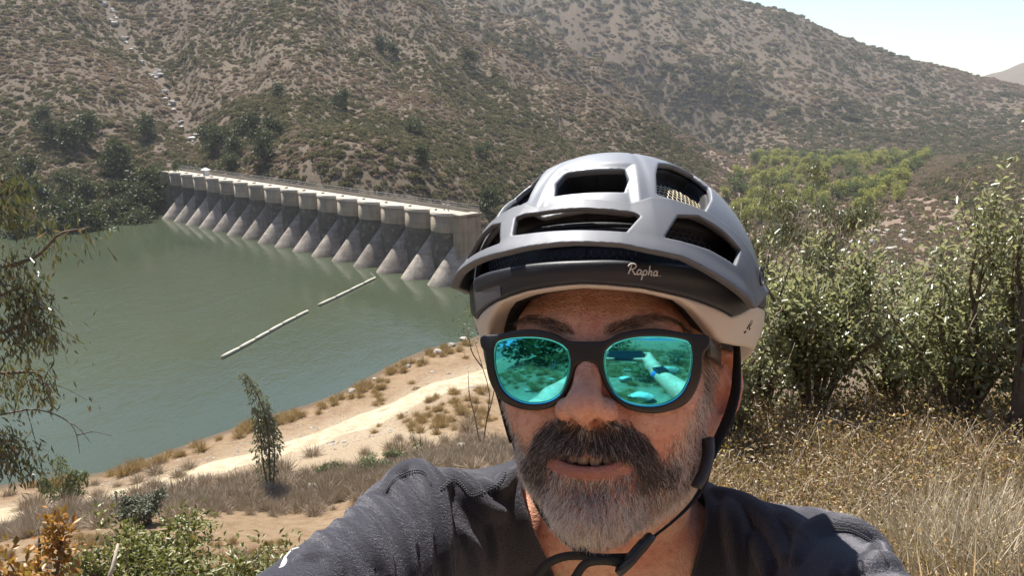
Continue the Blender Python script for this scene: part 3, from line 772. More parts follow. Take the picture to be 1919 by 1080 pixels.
# trees at the far shore beside the dam (pixel column, distance, size)
shore = [(40, 330, 228, 1.3, 0), (85, 372, 214, 1.1, 1), (110, 345, 222, 1.3, 2), (150, 372, 213, 1.5, 2), (185, 330, 224, 1.25, 1), (210, 300, 236, 1.3, 0), (150, 300, 237, 1.2, 2), (250, 310, 230, 1.35, 2), (285, 285, 240, 1.5, 0), (320, 290, 236, 1.4, 2), (330, 265, 246, 1.2, 0),
         (235, 345, 218, 1.2, 1), (60, 300, 240, 1.2, 2), (20, 385, 212, 1.2, 0), (400, 245, 262, 1.35, 2), (415, 215, 272, 1.2, 1), (440, 270, 250, 1.1, 0), (465, 250, 258, 1.5, 2), (495, 300, 228, 1.4, 2), (390, 220, 275, 1.2, 0), (515, 270, 246, 1.1, 2), (355, 300, 240, 1.2, 1), (425, 300, 240, 1.1, 1),
         (110, 200, 280, 1.2, 0), (150, 190, 285, 1.3, 2), (65, 130, 300, 1.1, 2), (165, 140, 300, 1.1, 0), (205, 220, 262, 1.4, 2), (225, 230, 258, 1.2, 0), (120, 270, 248, 1.1, 1), (270, 180, 300, 1.1, 2), (35, 240, 256, 1.2, 2), (90, 170, 285, 1.0, 0), (640, 190, 292, 1.2, 2), (790, 350, 215, 1.0, 0), (780, 250, 268, 1.1, 1), (905, 285, 262, 1.1, 1), (910, 390, 215, 1.2, 0), (715, 75, 385, 1.4, 0), (880, 100, 415, 1.5, 2), (735, 60, 390, 1.3, 2), (520, 165, 300, 1.0, 0)]
shore.sort(key=lambda a: a[0]); cnt = [0, 0, 0]
for i, (u, v, t, s, k) in enumerate(shore):
    cnt[k] += 1
    d = ray(u, v); d = d / np.hypot(d[0], d[1]); tt = t * 1.0; x, y = d[0] * tt, d[1] * tt
    z = gnd(x, y); s = s * (1.45 if u < 360 and v > 160 else 1.15)
    lab = '%s from the left of the %s on the far slope' % (nth(cnt[k]), ('upright dark green oaks', 'grey green shrubby trees', 'deep green spreading oaks')[k])
    plant_tree('hillside_tree', OAK[k], (x, y, z - .2), s, i * 1.7, lab, 'tree', 'trees on the far slope')
# yellow-green willows in the valley
r = np.random.default_rng(77)
for i in range(260):
    u = r.uniform(1380, 1720); v = r.uniform(303, 405) if i < 165 else r.uniform(294, 318); u += (v - 340) * -.6
    p = at(u, v, z=-43.5); x, y = p[0], p[1]; k = 0 if r.random() < .62 else 1
    plant_tree('willow', WIL[k], (x, y, gnd(x, y) - .3), r.uniform(.7, 1.35), r.uniform(0, 6), 'yellow green willow in the valley beyond the helmet' if k == 0 else 'mid green willow in the valley beyond the helmet', 'tree', 'willows on the valley floor')
# ================================================================== rocks
def rock_mesh(seed, link=False, mat=None, n=2):
    r = np.random.default_rng(seed); import bmesh
    bm = bmesh.new(); bmesh.ops.create_icosphere(bm, subdivisions=n, radius=1.0); V = np.array([v.co for v in bm.verts]); F = [tuple(v.index for v in f.verts) for f in bm.faces]; bm.free()
    for _ in range(9):
        d = unit(r.normal(size=3)); c = r.uniform(.55, .85); k = V @ d; V = V - np.outer(np.maximum(0, k - c), d)
    V = V * np.array([1, r.uniform(.7, 1), r.uniform(.5, .75)]) + .06 * (vnoise3(V * 3 + seed, seed)[:, None] - .5)
    return mesh_obj('rock', V, F, mat, None, False, link)
def rock_material(name, lo, hi):
    t = NT(name); c = t.ramp(t.noise(2.2, 6, .65), [(.3, lo), (.7, hi)]); c = t.mix(t.maprange(t.noise(7, 5, .7), .55, .7), c, tuple(x * .5 for x in lo))
    t.set(Base_Color=c, Roughness=.9, Specular_IOR_Level=.2); t.bump(t.noise(5, 6, .7), .6, .12); return t.m
M_RK = rock_material('pale_granite', (.30, .27, .23), (.46, .42, .36)); M_RK2 = rock_material('grey_granite', (.17, .16, .145), (.30, .28, .255)); M_RK3 = rock_material('white_granite', (.46, .43, .38), (.62, .59, .53))
ROCKS = [[rock_mesh(400 + 10 * j + k, False, m).data for k in range(3)] for j, m in enumerate((M_RK, M_RK2, M_RK3))]
_rk = [0]
def rock(loc, s, label, group=None, kind=0, sink=.25, name='boulder'):
    _rk[0] += 1; o = bpy.data.objects.new(name, ROCKS[kind][_rk[0] % 3]); COL.objects.link(o); o.location = (loc[0], loc[1], loc[2] + s * (.5 - sink)); o.scale = (s, s * (.8 + .1 * (_rk[0] % 4)), s * (.75 + .1 * (_rk[0] % 3))); o.rotation_euler = (0, 0, _rk[0] * 2.1)
    tag(o, label, 'rock', group); return o
def on_ground(u, v, z=None, t=None):
    """first point of the ground in the direction of a photo pixel"""
    d = ray(u, v); tt = np.geomspace(2, 900, 160)
    for _ in range(2):
        P = d[None] * tt[:, None]; h = height(P[:, 0], P[:, 1]); k = max(1, int(np.argmax(P[:, 2] < h))); tt = np.linspace(tt[k - 1], tt[k], 24)
    return P[k]
r = np.random.default_rng(5)
for i, ci in enumerate(sorted(r.integers(0, 40, 46))):
    p = CHUTE_D[int(ci)] + np.r_[r.normal(0, 1.3, 2), 0]; rock((p[0], p[1], gnd(p[0], p[1])), r.uniform(.7, 1.9), 'pale boulder, %s from the top of the rocky chute on the far slope' % nth(i + 1), 'boulders in the chute', 2 if r.random() < .7 else 0, .1)
for u, v, s, k in [(95, 405, 1.2, 1), (130, 402, 1.6, 0), (190, 402, 1.4, 1), (215, 400, 2.0, 0), (232, 396, 1.3, 2), (245, 401, 1.0, 0), (262, 399, 1.1, 1), (168, 404, 1.0, 0)]:
    _sb = globals().get('_sb', 0) + 1; p = at(u, v, z=-30.2); rock((p[0], p[1], -30.5), s, '%s of the shoreline boulders left of the dam' % ('leftmost boulder', 'second boulder', 'fourth boulder', 'fifth boulder', 'sixth boulder', 'seventh boulder', 'boulder nearest the dam', 'third boulder')[_sb - 1], 'boulders along the far shore', k)
for u, v, s, k, lab in [(790, 678, .6, 0, 'pale slab of rock at the water edge above the dirt path'), (765, 690, .6, 1, 'dark sided rock under the pale slab at the water edge'), (660, 735, .55, 0, 'flat grey rock on the near shore'), (703, 712, .35, 0, 'small round boulder on the near shore'),
                        (820, 664, .7, 0, 'long pale rock ledge sloping into the lake'), (845, 650, .7, 0, 'pale rock ledge end beside the helmet'), (870, 638, .7, 0, 'pale rock at the tip of the near shore'), (585, 920, .6, 2, 'pale half buried boulder on the slope right of the sapling'), (868, 843, .62, 2, 'pale angular boulder near the shoulder'), (890, 838, .3, 2, 'small pale stone beside the angular boulder'), (75, 997, .35, 2, 'small white rock above the orange shrub'), (100, 1003, .3, 0, 'small tan rock above the orange shrub')]:
    p = on_ground(u, v); rock(p, s, lab, None, k)
for i in range(42):
    u, v = r.uniform(1500, 1740), r.uniform(425, 485); p = at(u, v, z=-42); rock((p[0], p[1], gnd(p[0], p[1])), r.uniform(.5, 1.7), 'pale boulder scattered on the dry creek bed', 'boulders in the creek bed', int(r.choice([0, 2, 0])), .2)
# rocks of the bank behind the camera (seen in the lenses)
for i in range(26):
    x, y = r.uniform(-4, 5), r.uniform(-6.5, -2.6); rock((x, y, gnd(x, y)), r.uniform(.15, .5), 'pale rock on the bank, seen reflected in the lenses', 'rocks on the bank', int(r.choice([0, 2, 0])), .2)

# ================================================================== near vegetation
# tan grass tussocks along the shore and the slope
def tussock(seed, n=240, h=.75):
    r = np.random.default_rng(seed); a = r.uniform(0, 6.28, n); el = r.uniform(.10, 1.5, n) ** 1.1; D = np.stack([np.cos(a) * np.cos(el), np.sin(a) * np.cos(el), np.sin(el)], 1)
    P = np.stack([np.cos(a), np.sin(a), 0 * a], 1) * r.uniform(0, .18, n)[:, None]
    return leaf_obj('tussock_proto', P, D, h * r.uniform(.5, 1.15, n), .022, M_TUS, None, r, link=False).data
M_TUS = leaf_mat('tan_tussock', [(0, (.26, .165, .08)), (.5, (.42, .29, .15)), (1, (.54, .40, .22))], .9, .15, .1)
M_TUSB = leaf_mat('brown_weed', [(0, (.22, .16, .12)), (.5, (.37, .29, .22)), (1, (.52, .42, .33))], .9, .1, .1)
TUS = [tussock(500 + k) for k in range(3)]
_m = M_TUS; M_TUS = M_TUSB; TUB = [tussock(510 + k, 200, .8) for k in range(2)]; M_TUS = _m
r = np.random.default_rng(8)
def put_tus(p, s, label, group, i, pool=TUS):
    o = bpy.data.objects.new('grass_tussock', pool[i % len(pool)]); COL.objects.link(o); o.location = (p[0], p[1], p[2] - .03); o.scale = (s, s, s * r.uniform(.75, 1.1)); o.rotation_euler = (0, 0, r.uniform(0, 6.28)); tag(o, label, 'grass clump', group)
for i in range(95):                                        # a row between path and water
    f = r.random() ** .8; u = 30 + f * 850; v0 = np.interp(u, [20, 200, 380, 520, 640, 720, 800, 880], [905, 885, 822, 775, 735, 690, 652, 632]); v = v0 + r.uniform(5, 28) * (1 if r.random() < .8 else 1.6)
    p = at(u, v, z=-29.9); p[2] = gnd(p[0], p[1]); put_tus(p, r.uniform(.8, 1.7), 'tan grass tussock between the dirt path and the water', 'tussocks along the shore', i)
for i in range(110):                                       # right part of the flat
    u, v = r.uniform(700, 930), r.uniform(715, 815); p = on_ground(u, v)
    if path_dist(p[:1], p[1:2])[0] > 2.4: put_tus(p, r.uniform(.6, 1.3), 'tan grass tussock on the flat beyond the sleeve', 'tussocks on the flat', i)
for i in range(190):                                       # brown weeds on the slope
    u = r.uniform(20, 900); v = np.interp(u, [0, 400, 600, 900], [975, 925, 905, 850]) + r.normal(0, 20)
    p = on_ground(u, v); put_tus(p, r.uniform(.8, 1.8), 'brown dry weed clump on the slope above the path', 'weed clumps on the slope', i, TUB)

GR = r.uniform(size=(2600, 2)); GP = np.array([at(20 + 900 * a, np.interp(20 + 900 * a, [20, 400, 900], [935, 850, 680]) + 130 * (b_ - .3), z=-28.) for a, b_ in GR]); GP[:, 2] = height(GP[:, 0], GP[:, 1]); GP = GP[path_dist(GP[:, 0], GP[:, 1]) > 1.9]
PEB = [bpy.data.objects.new('pebble_proto', ROCKS[0][k]) for k in range(3)]
pb = instancer('pebbles', GP, np.exp(r.normal(-2.9, .55, len(GP))), r.uniform(0, 6.28, len(GP)), r.integers(0, 3, len(GP)), PEB); tag(pb, 'scattered small stones on the sandy shore', 'pebbles', kind='stuff')
TUBO = [bpy.data.objects.new('weed_proto', m) for m in TUB]
u = r.uniform(-100, 960, 1500); v = np.interp(u, [0, 400, 600, 900], [985, 940, 915, 850]) + r.normal(0, 26, 1500); P = np.array([at(a, b_, z=-24.) for a, b_ in zip(u, v)]); P[:, 2] = height(P[:, 0], P[:, 1]) - .05
wm = instancer('dry_weed_mass', P, r.uniform(.5, 1.3, 1500), r.uniform(0, 6.28, 1500), r.integers(0, 2, 1500), TUBO); tag(wm, 'grey brown dry weeds matted over the slope', 'weeds', kind='stuff')
# slender young eucalyptus on the slope, saplings beside it
M_EUC = leaf_mat('eucalyptus_leaf', [(0, (.075, .085, .045)), (.6, (.14, .15, .085)), (1, (.27, .26, .18))], .32, .2, .6)
M_EUG = leaf_mat('young_leaf', [(0, (.060, .075, .030)), (1, (.16, .19, .075))], .5, .25, .4)
def sapling(name, base, stems, label, nleaf, L, mat, seed, cat='tree', spreadf=.16):
    r = np.random.default_rng(seed); o = empty(name, tuple(base)); tag(o, label, cat); Pl = []; Dl = []
    for st in stems:
        q = spline(np.array(st, float), 12); V, F = tube(q, np.linspace(.06, .015, 12) * (np.ptp(q[:, 2]) / 7 + .25), 6); mesh_obj('trunk', V, F, BARK, o)
        n = nleaf // len(stems); f = np.clip(r.beta(2.2, 1.5, n), .02, 1); p = np.stack([np.interp(f, np.linspace(0, 1, 12), q[:, a]) for a in range(3)], 1)
        a = r.uniform(0, 6.28, n); hgt = np.ptp(q[:, 2]); rad = hgt * spreadf * np.clip(1.25 - f, .12, 1) * r.random(n) ** .6 * np.interp(f, [0, .3, .5, 1], [.5, .6, 1, .7])
        Pl.append(p + np.stack([np.cos(a) * rad, np.sin(a) * rad, -.3 * rad], 1)); Dl.append(np.stack([np.cos(a) * .6, np.sin(a) * .6, -.9 + 0 * a], 1) + r.normal(0, .35, (n, 3)))
    P = np.concatenate(Pl); D = np.concatenate(Dl); leaf_obj('crown', P, D, L * r.uniform(.6, 1.3, len(P)), L * .30, mat, o, r, fold=.1); return o
b = on_ground(507, 922); b[2] = gnd(b[0], b[1])
d = np.linalg.norm(b)
def rel(u, v): return at(u, v, y=b[1]) - b
sapling('young_eucalyptus', b, [[(0, 0, 0), rel(505, 850), rel(500, 790), rel(480, 735), rel(452, 695)], [(.15, .1, 0), rel(515, 850), rel(508, 800), rel(498, 755)], [(-.15, .1, 0), rel(492, 860), rel(488, 810), rel(478, 760)]], 'slender leaning young eucalyptus on the slope above the dirt path', 1500, .34, M_EUC, 21, spreadf=.13)
b = on_ground(115, 955); b[2] = gnd(b[0], b[1])
sapling('leafy_sapling', b, [[(0, 0, 0), rel(118, 915), rel(112, 850)], [(.3, 0, 0), rel(95, 920), rel(80, 895)], [(.4, .1, 0), rel(145, 915), rel(160, 880)], [(.2, .1, 0), rel(130, 915), rel(138, 880)]], 'small leafy sapling with several stems at the lake edge below the eucalyptus', 1500, .30, M_EUG, 22, spreadf=.30)
b = on_ground(800, 860); b[2] = gnd(b[0], b[1])
sapling('thin_sapling', b, [[(0, 0, 0), rel(785, 850), rel(770, 800)], [(0, 0, 0), rel(792, 850), rel(788, 815)]], 'thin sapling with few leaves above the grey sleeve', 160, .25, M_EUG, 23, spreadf=.2)
# bare dark stem beside the sunglasses
b = on_ground(905, 835); b[2] = gnd(b[0], b[1])
o = empty('bare_shrub', tuple(b)); tag(o, 'bare dark stems standing beside the left rim of the sunglasses', 'shrub')
for st in ([(905, 835), (912, 790), (918, 740), (905, 690), (890, 640)], [(900, 835), (890, 780), (880, 740), (878, 700)], [(912, 790), (925, 740), (930, 700)], [(905, 690), (885, 660), (878, 620)]):
    V, F = tube(spline(np.array([rel(u, v) for u, v in st]), 9), np.linspace(.06, .02, 9), 5); mesh_obj('stem', V, F, BARK, o)
pp = np.array([rel(u, v) for u, v in [(890, 640), (885, 600), (895, 580), (880, 620), (893, 560)]]); rr_ = np.random.default_rng(4); P = pp[rr_.integers(0, 5, 160)] + rr_.normal(0, .55, (160, 3)); leaf_obj('crown', P, rr_.normal(size=(160, 3)), .25, .12, M_EUG, o, rr_)

# broadleaf bushes
M_SUM = leaf_mat('laurel_leaf', [(0, (.125, .135, .066)), (.5, (.25, .255, .138)), (.85, (.37, .37, .22)), (1, (.50, .48, .34))], .26, .52, .8, tcol=(.42, .42, .16))
M_GRN = leaf_mat('green_bush_leaf', [(0, (.075, .088, .022)), (.5, (.14, .15, .040)), (.85, (.21, .20, .06)), (1, (.28, .15, .06))], .42, .25, .45)
M_ORG = leaf_mat('orange_leaf', [(0, (.13, .085, .022)), (.4, (.36, .15, .030)), (.75, (.46, .22, .05)), (1, (.22, .18, .045))], .4, .3, .45)
M_GRY = leaf_mat('grey_leaf', [(0, (.085, .095, .065)), (1, (.20, .21, .155))], .6, .1, .3)
def bush(name, base, w, d_, h, nleaf, L, mat, label, seed, nbr=11, cat='bush', lw=.5, bark=BARK, shell=.55, twigs=0, group=None, top_bias=0.0):
    r = np.random.default_rng(seed); o = empty(name, tuple(base)); tag(o, label, cat, group); ends = []
    mb = MB()
    for k in range(nbr):
        a = r.uniform(0, 6.28); e = np.array([math.cos(a) * w * r.uniform(.2, .95), math.sin(a) * d_ * r.uniform(.2, .95), h * r.uniform(.55, 1.0)])
        q = spline(np.array([(0, 0, -.1), e * [.3, .3, .45] + r.normal(0, .05 * w, 3), e * [.75, .75, .8] + r.normal(0, .06 * w, 3), e]), 9); mb.tube(q, np.linspace(.022, .004, 9) * (.6 + h * .4), 6); ends.append(q[3:])
        for _ in range(3):
            p = q[r.integers(3, 8)]; e2 = p + r.normal(0, .22, 3) * [w, d_, h * .8] + [0, 0, .12 * h]; q2 = spline(np.array([p, (p + e2) / 2 + r.normal(0, .03, 3), e2]), 6); mb.tube(q2, np.linspace(.008, .002, 6) * (.6 + h * .4), 4); ends.append(q2[2:])
    mb.build('branches', bark, o)
    E = np.concatenate(ends); nc = max(20, nleaf // 28); c = E[r.integers(0, len(E), nc)]; i = r.integers(0, nc, nleaf)
    of = r.normal(size=(nleaf, 3)); of /= np.linalg.norm(of, axis=1)[:, None]; of *= (r.random(nleaf) ** shell)[:, None] * np.array([w, d_, h]) * .20 * r.uniform(.6, 1.4, nc)[i][:, None]
    P = c[i] + of; P[:, 2] = np.clip(P[:, 2], .02, None)
    kp = P[:, 2] > top_bias * h; P = P[kp]; of = of[kp]; i = i[kp]; nleaf = len(P)
    D = of / (np.linalg.norm(of, axis=1)[:, None] + 1e-6) * .7 + r.normal(0, .6, (nleaf, 3)) + np.array([0, 0, .25])
    leaf_obj('crown', P, D, L * r.uniform(.55, 1.25, nleaf), L * lw * r.uniform(.7, 1.2, nleaf), mat, o, r, np.clip(.6 * r.random(nleaf) + .4 * r.random(nc)[i], 0, 1), n_up=np.array([0, 0, 1.0]))
    if twigs:
        mb = MB()
        for _ in range(twigs):
            p = E[r.integers(0, len(E))]; e2 = p + np.array([r.normal(0, .12) * w, r.normal(0, .12) * d_, r.uniform(.1, .35) * h]); mb.tube(spline(np.array([p, (p + e2) / 2 + r.normal(0, .03, 3), e2]), 5), np.linspace(.006, .0018, 5), 4)
        mb.build('twigs', TWIG, o)['kind'] = 'stuff'
    return o
def base_at(u, y): x = (u - 960) / FPX * y / (CP); return np.array([x, y, gnd(x, y) - .02])
for u, y, w, d_, h, n, sd, lab in [(1545, 5.9, .72, .6, 1.40, 3600, 31, 'glossy leaved bush with a bare trunk just right of the helmet'), (1450, 6.6, .7, .6, 1.30, 2600, 32, 'glossy leaved bush half hidden behind the helmet edge'), (1690, 6.4, .75, .6, 1.12, 2600, 33, 'lower glossy bush between the two taller bushes'),
                                   (1830, 5.7, .75, .6, 1.50, 3800, 34, 'tall glossy leaved bush near the right edge of the photo'), (1990, 5.5, .7, .6, 1.50, 2600, 35, 'glossy bush cut by the right edge of the photo'), (1780, 7.4, .8, .6, 1.25, 2200, 36, 'glossy bush behind the tall right hand bush'), (1390, 5.6, .5, .5, .95, 1500, 37, 'low glossy bush beside the helmet strap')]:
    bush('laurel_bush', base_at(u, y), w, d_, h, int(n * 1.6), .058, M_SUM, lab, sd, 15, twigs=40, lw=.55)
# overhanging spray at the right edge
b0 = base_at(1945, 5.3); bush('tall_shrub', b0, .50, .4, 2.80, 3600, .055, M_SUM, 'taller shrub whose leafy spray hangs in from the right edge', 38, 8, lw=.55, top_bias=.80)
# shrubs at the bottom left
def slope_bush(u, v, t, **k):
    p = ray(u, v) * t; z = gnd(p[0], p[1]); return np.array([p[0], p[1], z - .05]), p[2] - z
for (u, v, t), w, d_, n, L, mat, sd, nm, lab in [((330, 1000, 8.2), 1.25, .9, 5200, .075, M_GRN, 41, 'green_bush', 'broad yellowish green bush along the bottom edge beside the orange shrub'), ((480, 1045, 8.6), .75, .6, 1800, .07, M_GRN, 42, 'green_bush', 'small green bush touching the grey sleeve at the bottom edge'), ((50, 1020, 4.3), .42, .4, 1600, .060, M_ORG, 43, 'orange_shrub', 'orange and rust leaved shrub in the bottom left corner'), ((215, 1030, 7.0), .6, .5, 1300, .06, M_GRN, 45, 'green_bush', 'green bush between the orange shrub and the broad green bush')]:
    bb, hh = slope_bush(u, v, t); bush(nm, bb, w, d_, max(hh, .6), n, L, mat, lab, sd, 12, lw=.5, shell=.5)
p = on_ground(280, 985); bush('grey_bush', np.array([p[0], p[1], gnd(p[0], p[1])]), 1.9, 1.3, 1.5, 2600, .20, M_GRY, 'grey green bush on the slope above the broad green bush', 44, 12, lw=.5)
for (u, v, w, h, lab) in [(700, 890, 2.0, 1.1, 'low olive shrub spreading on the slope above the sleeve'), (625, 893, 1.0, .7, 'small olive shrub at the left end of the spreading shrub'), (740, 868, 1.3, .8, 'olive shrub at the edge of the sandy flat')]:
    p = on_ground(u, v); bush('olive_shrub', np.array([p[0], p[1], gnd(p[0], p[1])]), w, w * .6, h, 1500, .16, M_EUG, lab, int(u), 10, lw=.4)
# dead stick in the foreground
p = ray(222, 1020) * 6.5; q = ray(196, 1110) * 6.3; o = empty('dead_stick', tuple(q)); tag(o, 'pale dead stick poking up from the green bush at the bottom edge', 'stick'); mb = MB(); mb.tube([np.zeros(3), (p - q) * .5 + np.array([.01, 0, 0]), p - q], [.018, .015, .010], 6); mb.build('stick', PALE_BARK, o)

# big eucalyptus whose sprays hang in from the left edge
eb = at(-260, 1200, d=11.5); eb = np.array([eb[0], eb[1], gnd(eb[0], eb[1]) - .1]); eu = empty('eucalyptus', tuple(eb)); tag(eu, 'eucalyptus with hanging leafy sprays along the left edge of the photo', 'tree')
r = np.random.default_rng(9)
def ep(u, v, d=11.): return at(u, v, d=d) - eb
tk = spline(np.array([np.zeros(3), ep(-250, 800, 11.6), ep(-230, 500, 11.4), ep(-200, 250, 11.2), ep(-170, 60, 11.1)]), 16); V, F = tube(tk, np.linspace(.26, .08, 16), 10); mesh_obj('trunk', V, F, PALE_BARK, eu)
LIMB = [[(-225, 480), (-120, 420), (-30, 390), (60, 395)], [(-225, 520), (-110, 500), (0, 500), (70, 480), (110, 440), (150, 430), (172, 425)], [(-235, 640), (-100, 620), (0, 625), (60, 600), (90, 625)], [(-235, 700), (-90, 690), (0, 700), (70, 700), (85, 740)], [(-240, 800), (-80, 785), (0, 778), (60, 768), (110, 780), (140, 805), (150, 850)], [(-240, 820), (-100, 800), (-20, 820), (30, 850), (20, 900)], [(-215, 380), (-100, 350), (-20, 335), (40, 350)], [(-230, 600), (-100, 560), (-20, 560), (40, 540), (75, 560)]]
mb = MB(); nodes = []
for k in range(16):                                        # limbs on the other sides of the trunk
    p = tk[5 + int(k * 10 / 16)]; a_ = 1.9 + (k * 2.4) % 3.6; e = p + np.array([math.cos(a_) * r.uniform(.9, 1.8), math.sin(a_) * r.uniform(.9, 1.8), r.uniform(.1, .9)]); q = spline(np.array([p, (p + e) / 2 + [0, 0, .25], e, e + (e - p) * .25 - [0, 0, .5]]), 12); mb.tube(q, np.linspace(.045, .008, 12), 6); nodes.append(q[4:]); nodes.append(q[6:] - [0, 0, .25])
for k, l in enumerate(LIMB):
    q = spline(np.array([ep(u, v, 11 + .3 * math.sin(k * 2.3 + u * .01)) for u, v in l]), 18); mb.tube(q, np.linspace(.045, .007, 18) * (.45 if k == 4 else 1), 6)
    if k != 4: nodes.append(q[6:])
    for _ in range(5):
        p = q[r.integers(7, 17)]; e = p + np.array([r.normal(.05, .25), r.normal(0, .25), -r.uniform(.1, .5)]); q2 = spline(np.array([p, (p + e) / 2 + [0, 0, .06], e]), 6); mb.tube(q2, np.linspace(.009, .003, 6), 4)
        if k != 4: nodes.append(q2[1:])
mb.build('branches', BARK, eu)
E = np.concatenate(nodes); n = 7600; c = E[r.integers(0, len(E), n)]; P = c + r.normal(0, .13, (n, 3)) * [1, 1, 1.2]
uu = project(P + eb)[0]
k = (uu < 105) | (r.random(n) < .16); P = P[k]; n = len(P)
D = np.stack([r.normal(.1, .45, n), r.normal(0, .45, n), -1 + .35 * r.normal(size=n)], 1)
M_EUL = leaf_mat('hanging_eucalyptus_leaf', [(0, (.050, .062, .030)), (.55, (.095, .105, .055)), (.85, (.18, .16, .10)), (1, (.26, .15, .08))], .28, .2, .6)
leaf_obj('crown', P, D, 0.145 * r.uniform(.55, 1.25, n), .034 * r.uniform(.7, 1.2, n), M_EUL, eu, r, fold=.08)

# two airy trees beyond the bushes on the right
for u, v, t, h, w, sd, lab in [(1515, 520, 25, 8.3, 1.0, 51, 'airy eucalyptus rising behind the bushes right of the helmet'), (1415, 540, 27, 7.4, .95, 52, 'airy grey eucalyptus just past the helmet edge')]:
    p = ray(u, v) * t; x, y = p[0], p[1]; z = gnd(x, y); topz = (ray(u, 305 if sd == 51 else 355) * t)[2]; H = topz - z
    e = empty('airy_tree', (x, y, z - .2)); tag(e, lab, 'tree'); r = np.random.default_rng(sd); mb = MB(); cl = []
    for st in range(3):
        q = spline(np.array([(0, 0, 0), (.25 * (st - 1), r.normal(0, .2), H * .45), (.5 * w * (st - 1) + r.normal(0, .15), r.normal(0, .3), H * .75), (.75 * w * (st - 1) + r.normal(0, .2), r.normal(0, .4), H * (.97 - .06 * abs(st - 1)))]), 16); mb.tube(q, np.linspace(.085, .015, 16), 6)
        for _ in range(13):
            p0 = q[r.integers(7, 16)]; e2 = p0 + np.array([r.normal(0, .42 * w), r.normal(0, .42 * w), r.uniform(-.1, .6)]); q2 = spline(np.array([p0, (p0 + e2) / 2 + [0, 0, .15], e2]), 6); mb.tube(q2, np.linspace(.022, .005, 6), 4); cl.append(q2[2:])
    mb.build('trunk', PALE_BARK, e); cl = np.concatenate(cl); n = 7000; i = r.integers(0, len(cl), n); P = cl[i] + r.normal(0, .20, (n, 3)); D = np.stack([r.normal(0, .5, n), r.normal(0, .5, n), -1 + .5 * r.normal(size=n)], 1)
    leaf_obj('crown', P, D, .15 * r.uniform(.6, 1.3, n), .055, M_EUC, e, r, fold=.1)

# dry grass and weeds on the ledge
r = np.random.default_rng(15)
M_DRY = leaf_mat('dry_grass', [(0, (.17, .098, .062)), (.35, (.30, .195, .13)), (.7, (.43, .315, .225)), (1, (.68, .57, .46))], .75, .2, .25)
M_WEED = leaf_mat('dry_weed_fleck', [(0, (.10, .065, .035)), (.4, (.26, .17, .09)), (.62, (.36, .20, .05)), (.75, (.24, .22, .05)), (.88, (.48, .38, .25)), (1, (.62, .55, .42))], .7, .2, .3)
def ledge(n, y0, y1, u0=1240, u1=2050):
    y = y0 + (y1 - y0) * r.random(n) ** .8; u = r.uniform(u0, u1, n); x = (u - 960) / FPX * y / CP; return np.stack([x, y, height(x, y) - .02], 1)
P = ledge(17000, 1.6, 6.3); n = len(P); tall = fbm(P[:, 0] / .5, P[:, 1] / .5, 3, 91)
Lh = np.clip(.155 + .11 * tall + r.normal(0, .055, n), .05, .42) * np.interp(P[:, 1], [1.6, 2.6, 6], [.8, 1.0, 1.15])
D = np.stack([r.normal(0, .42, n), r.normal(0, .42, n), np.ones(n)], 1)
gr = leaf_obj('dry_grass', P, D, Lh, .0042 * r.uniform(.5, 1.6, n) * np.interp(P[:, 1], [1.5, 6], [.75, 1.6]), M_DRY, None, r, fold=.05); tag(gr, 'dry straw coloured grass and weeds on the ledge behind the shoulder', 'grass', kind='stuff')
P = ledge(46000, 1.6, 6.5); n = len(P); P[:, 2] += np.abs(r.normal(0, .13, n)) + .02
fl = leaf_obj('dry_weeds', P, r.normal(size=(n, 3)), .016 * r.uniform(.5, 1.7, n) * np.interp(P[:, 1], [1.5, 6], [.8, 1.7]), .008 * r.uniform(.5, 1.6, n) * np.interp(P[:, 1], [1.5, 6], [.8, 1.8]), M_WEED, None, r); tag(fl, 'brown and ochre weed heads among the dry grass', 'weeds', kind='stuff')
P = ledge(280, 1.7, 5.5); n = len(P); D = np.stack([r.normal(0, .55, n), r.normal(0, .4, n), np.ones(n) * .9], 1)
mb = MB()
for p, d_, L in zip(P, D, r.uniform(.18, .45, n)): mb.tube(spline(np.array([p, p + d_ * L * .5 + r.normal(0, .03, 3), p + d_ * L + np.array([0, 0, -.12 * L])]), 5), np.linspace(.0022, .0010, 5), 3)
st = mb.build('dry_stems', plain('bleached_stem', (.58, .49, .37), .8, var=.3, scale=20)); tag(st, 'bleached dry stalks criss crossing above the grass', 'stems', kind='stuff')
# pale tuft at the right edge
P = np.array([2.05, 3.05, 0]) + r.normal(0, .22, (1500, 3)) * [1, 1, 0]; P[:, 2] = height(P[:, 0], P[:, 1]); D = np.stack([(P[:, 0] - 2.05) * 1.3 + r.normal(0, .25, 1500), r.normal(0, .3, 1500), np.ones(1500)], 1)
tf = leaf_obj('bleached_grass_tuft', P, D, r.uniform(.22, .50, 1500), .0032, M_TUS if False else leaf_mat('bleached_grass', [(0, (.44, .34, .23)), (1, (.74, .66, .53))], .7, .2, .25), None, r, fold=.05); tag(tf, 'bleached pale grass tuft at the right edge of the photo', 'grass clump')
xs = r.uniform(-26, 22, 3000); ys = r.uniform(-3, 34, 3000); kk = (np.hypot(xs, ys) > 2.2) & (fbm(xs / 4, ys / 4, 3, 95) > .0) & (poly2(xs, ys, wv) > 0) & (path_dist(xs, ys) > 3); xs, ys = xs[kk], ys[kk]; n = len(xs)
ng_ = instancer('slope_grass', np.stack([xs, ys, height(xs, ys) - .02], 1), r.uniform(.25, .7, n), r.uniform(0, 6.28, n), r.integers(0, 5, n), [bpy.data.objects.new('tuft_proto', m) for m in TUS + TUB]); tag(ng_, 'sparse dry grass over the near slope', 'grass', kind='stuff')
TUSO = [bpy.data.objects.new('tuft_proto', m) for m in TUS]
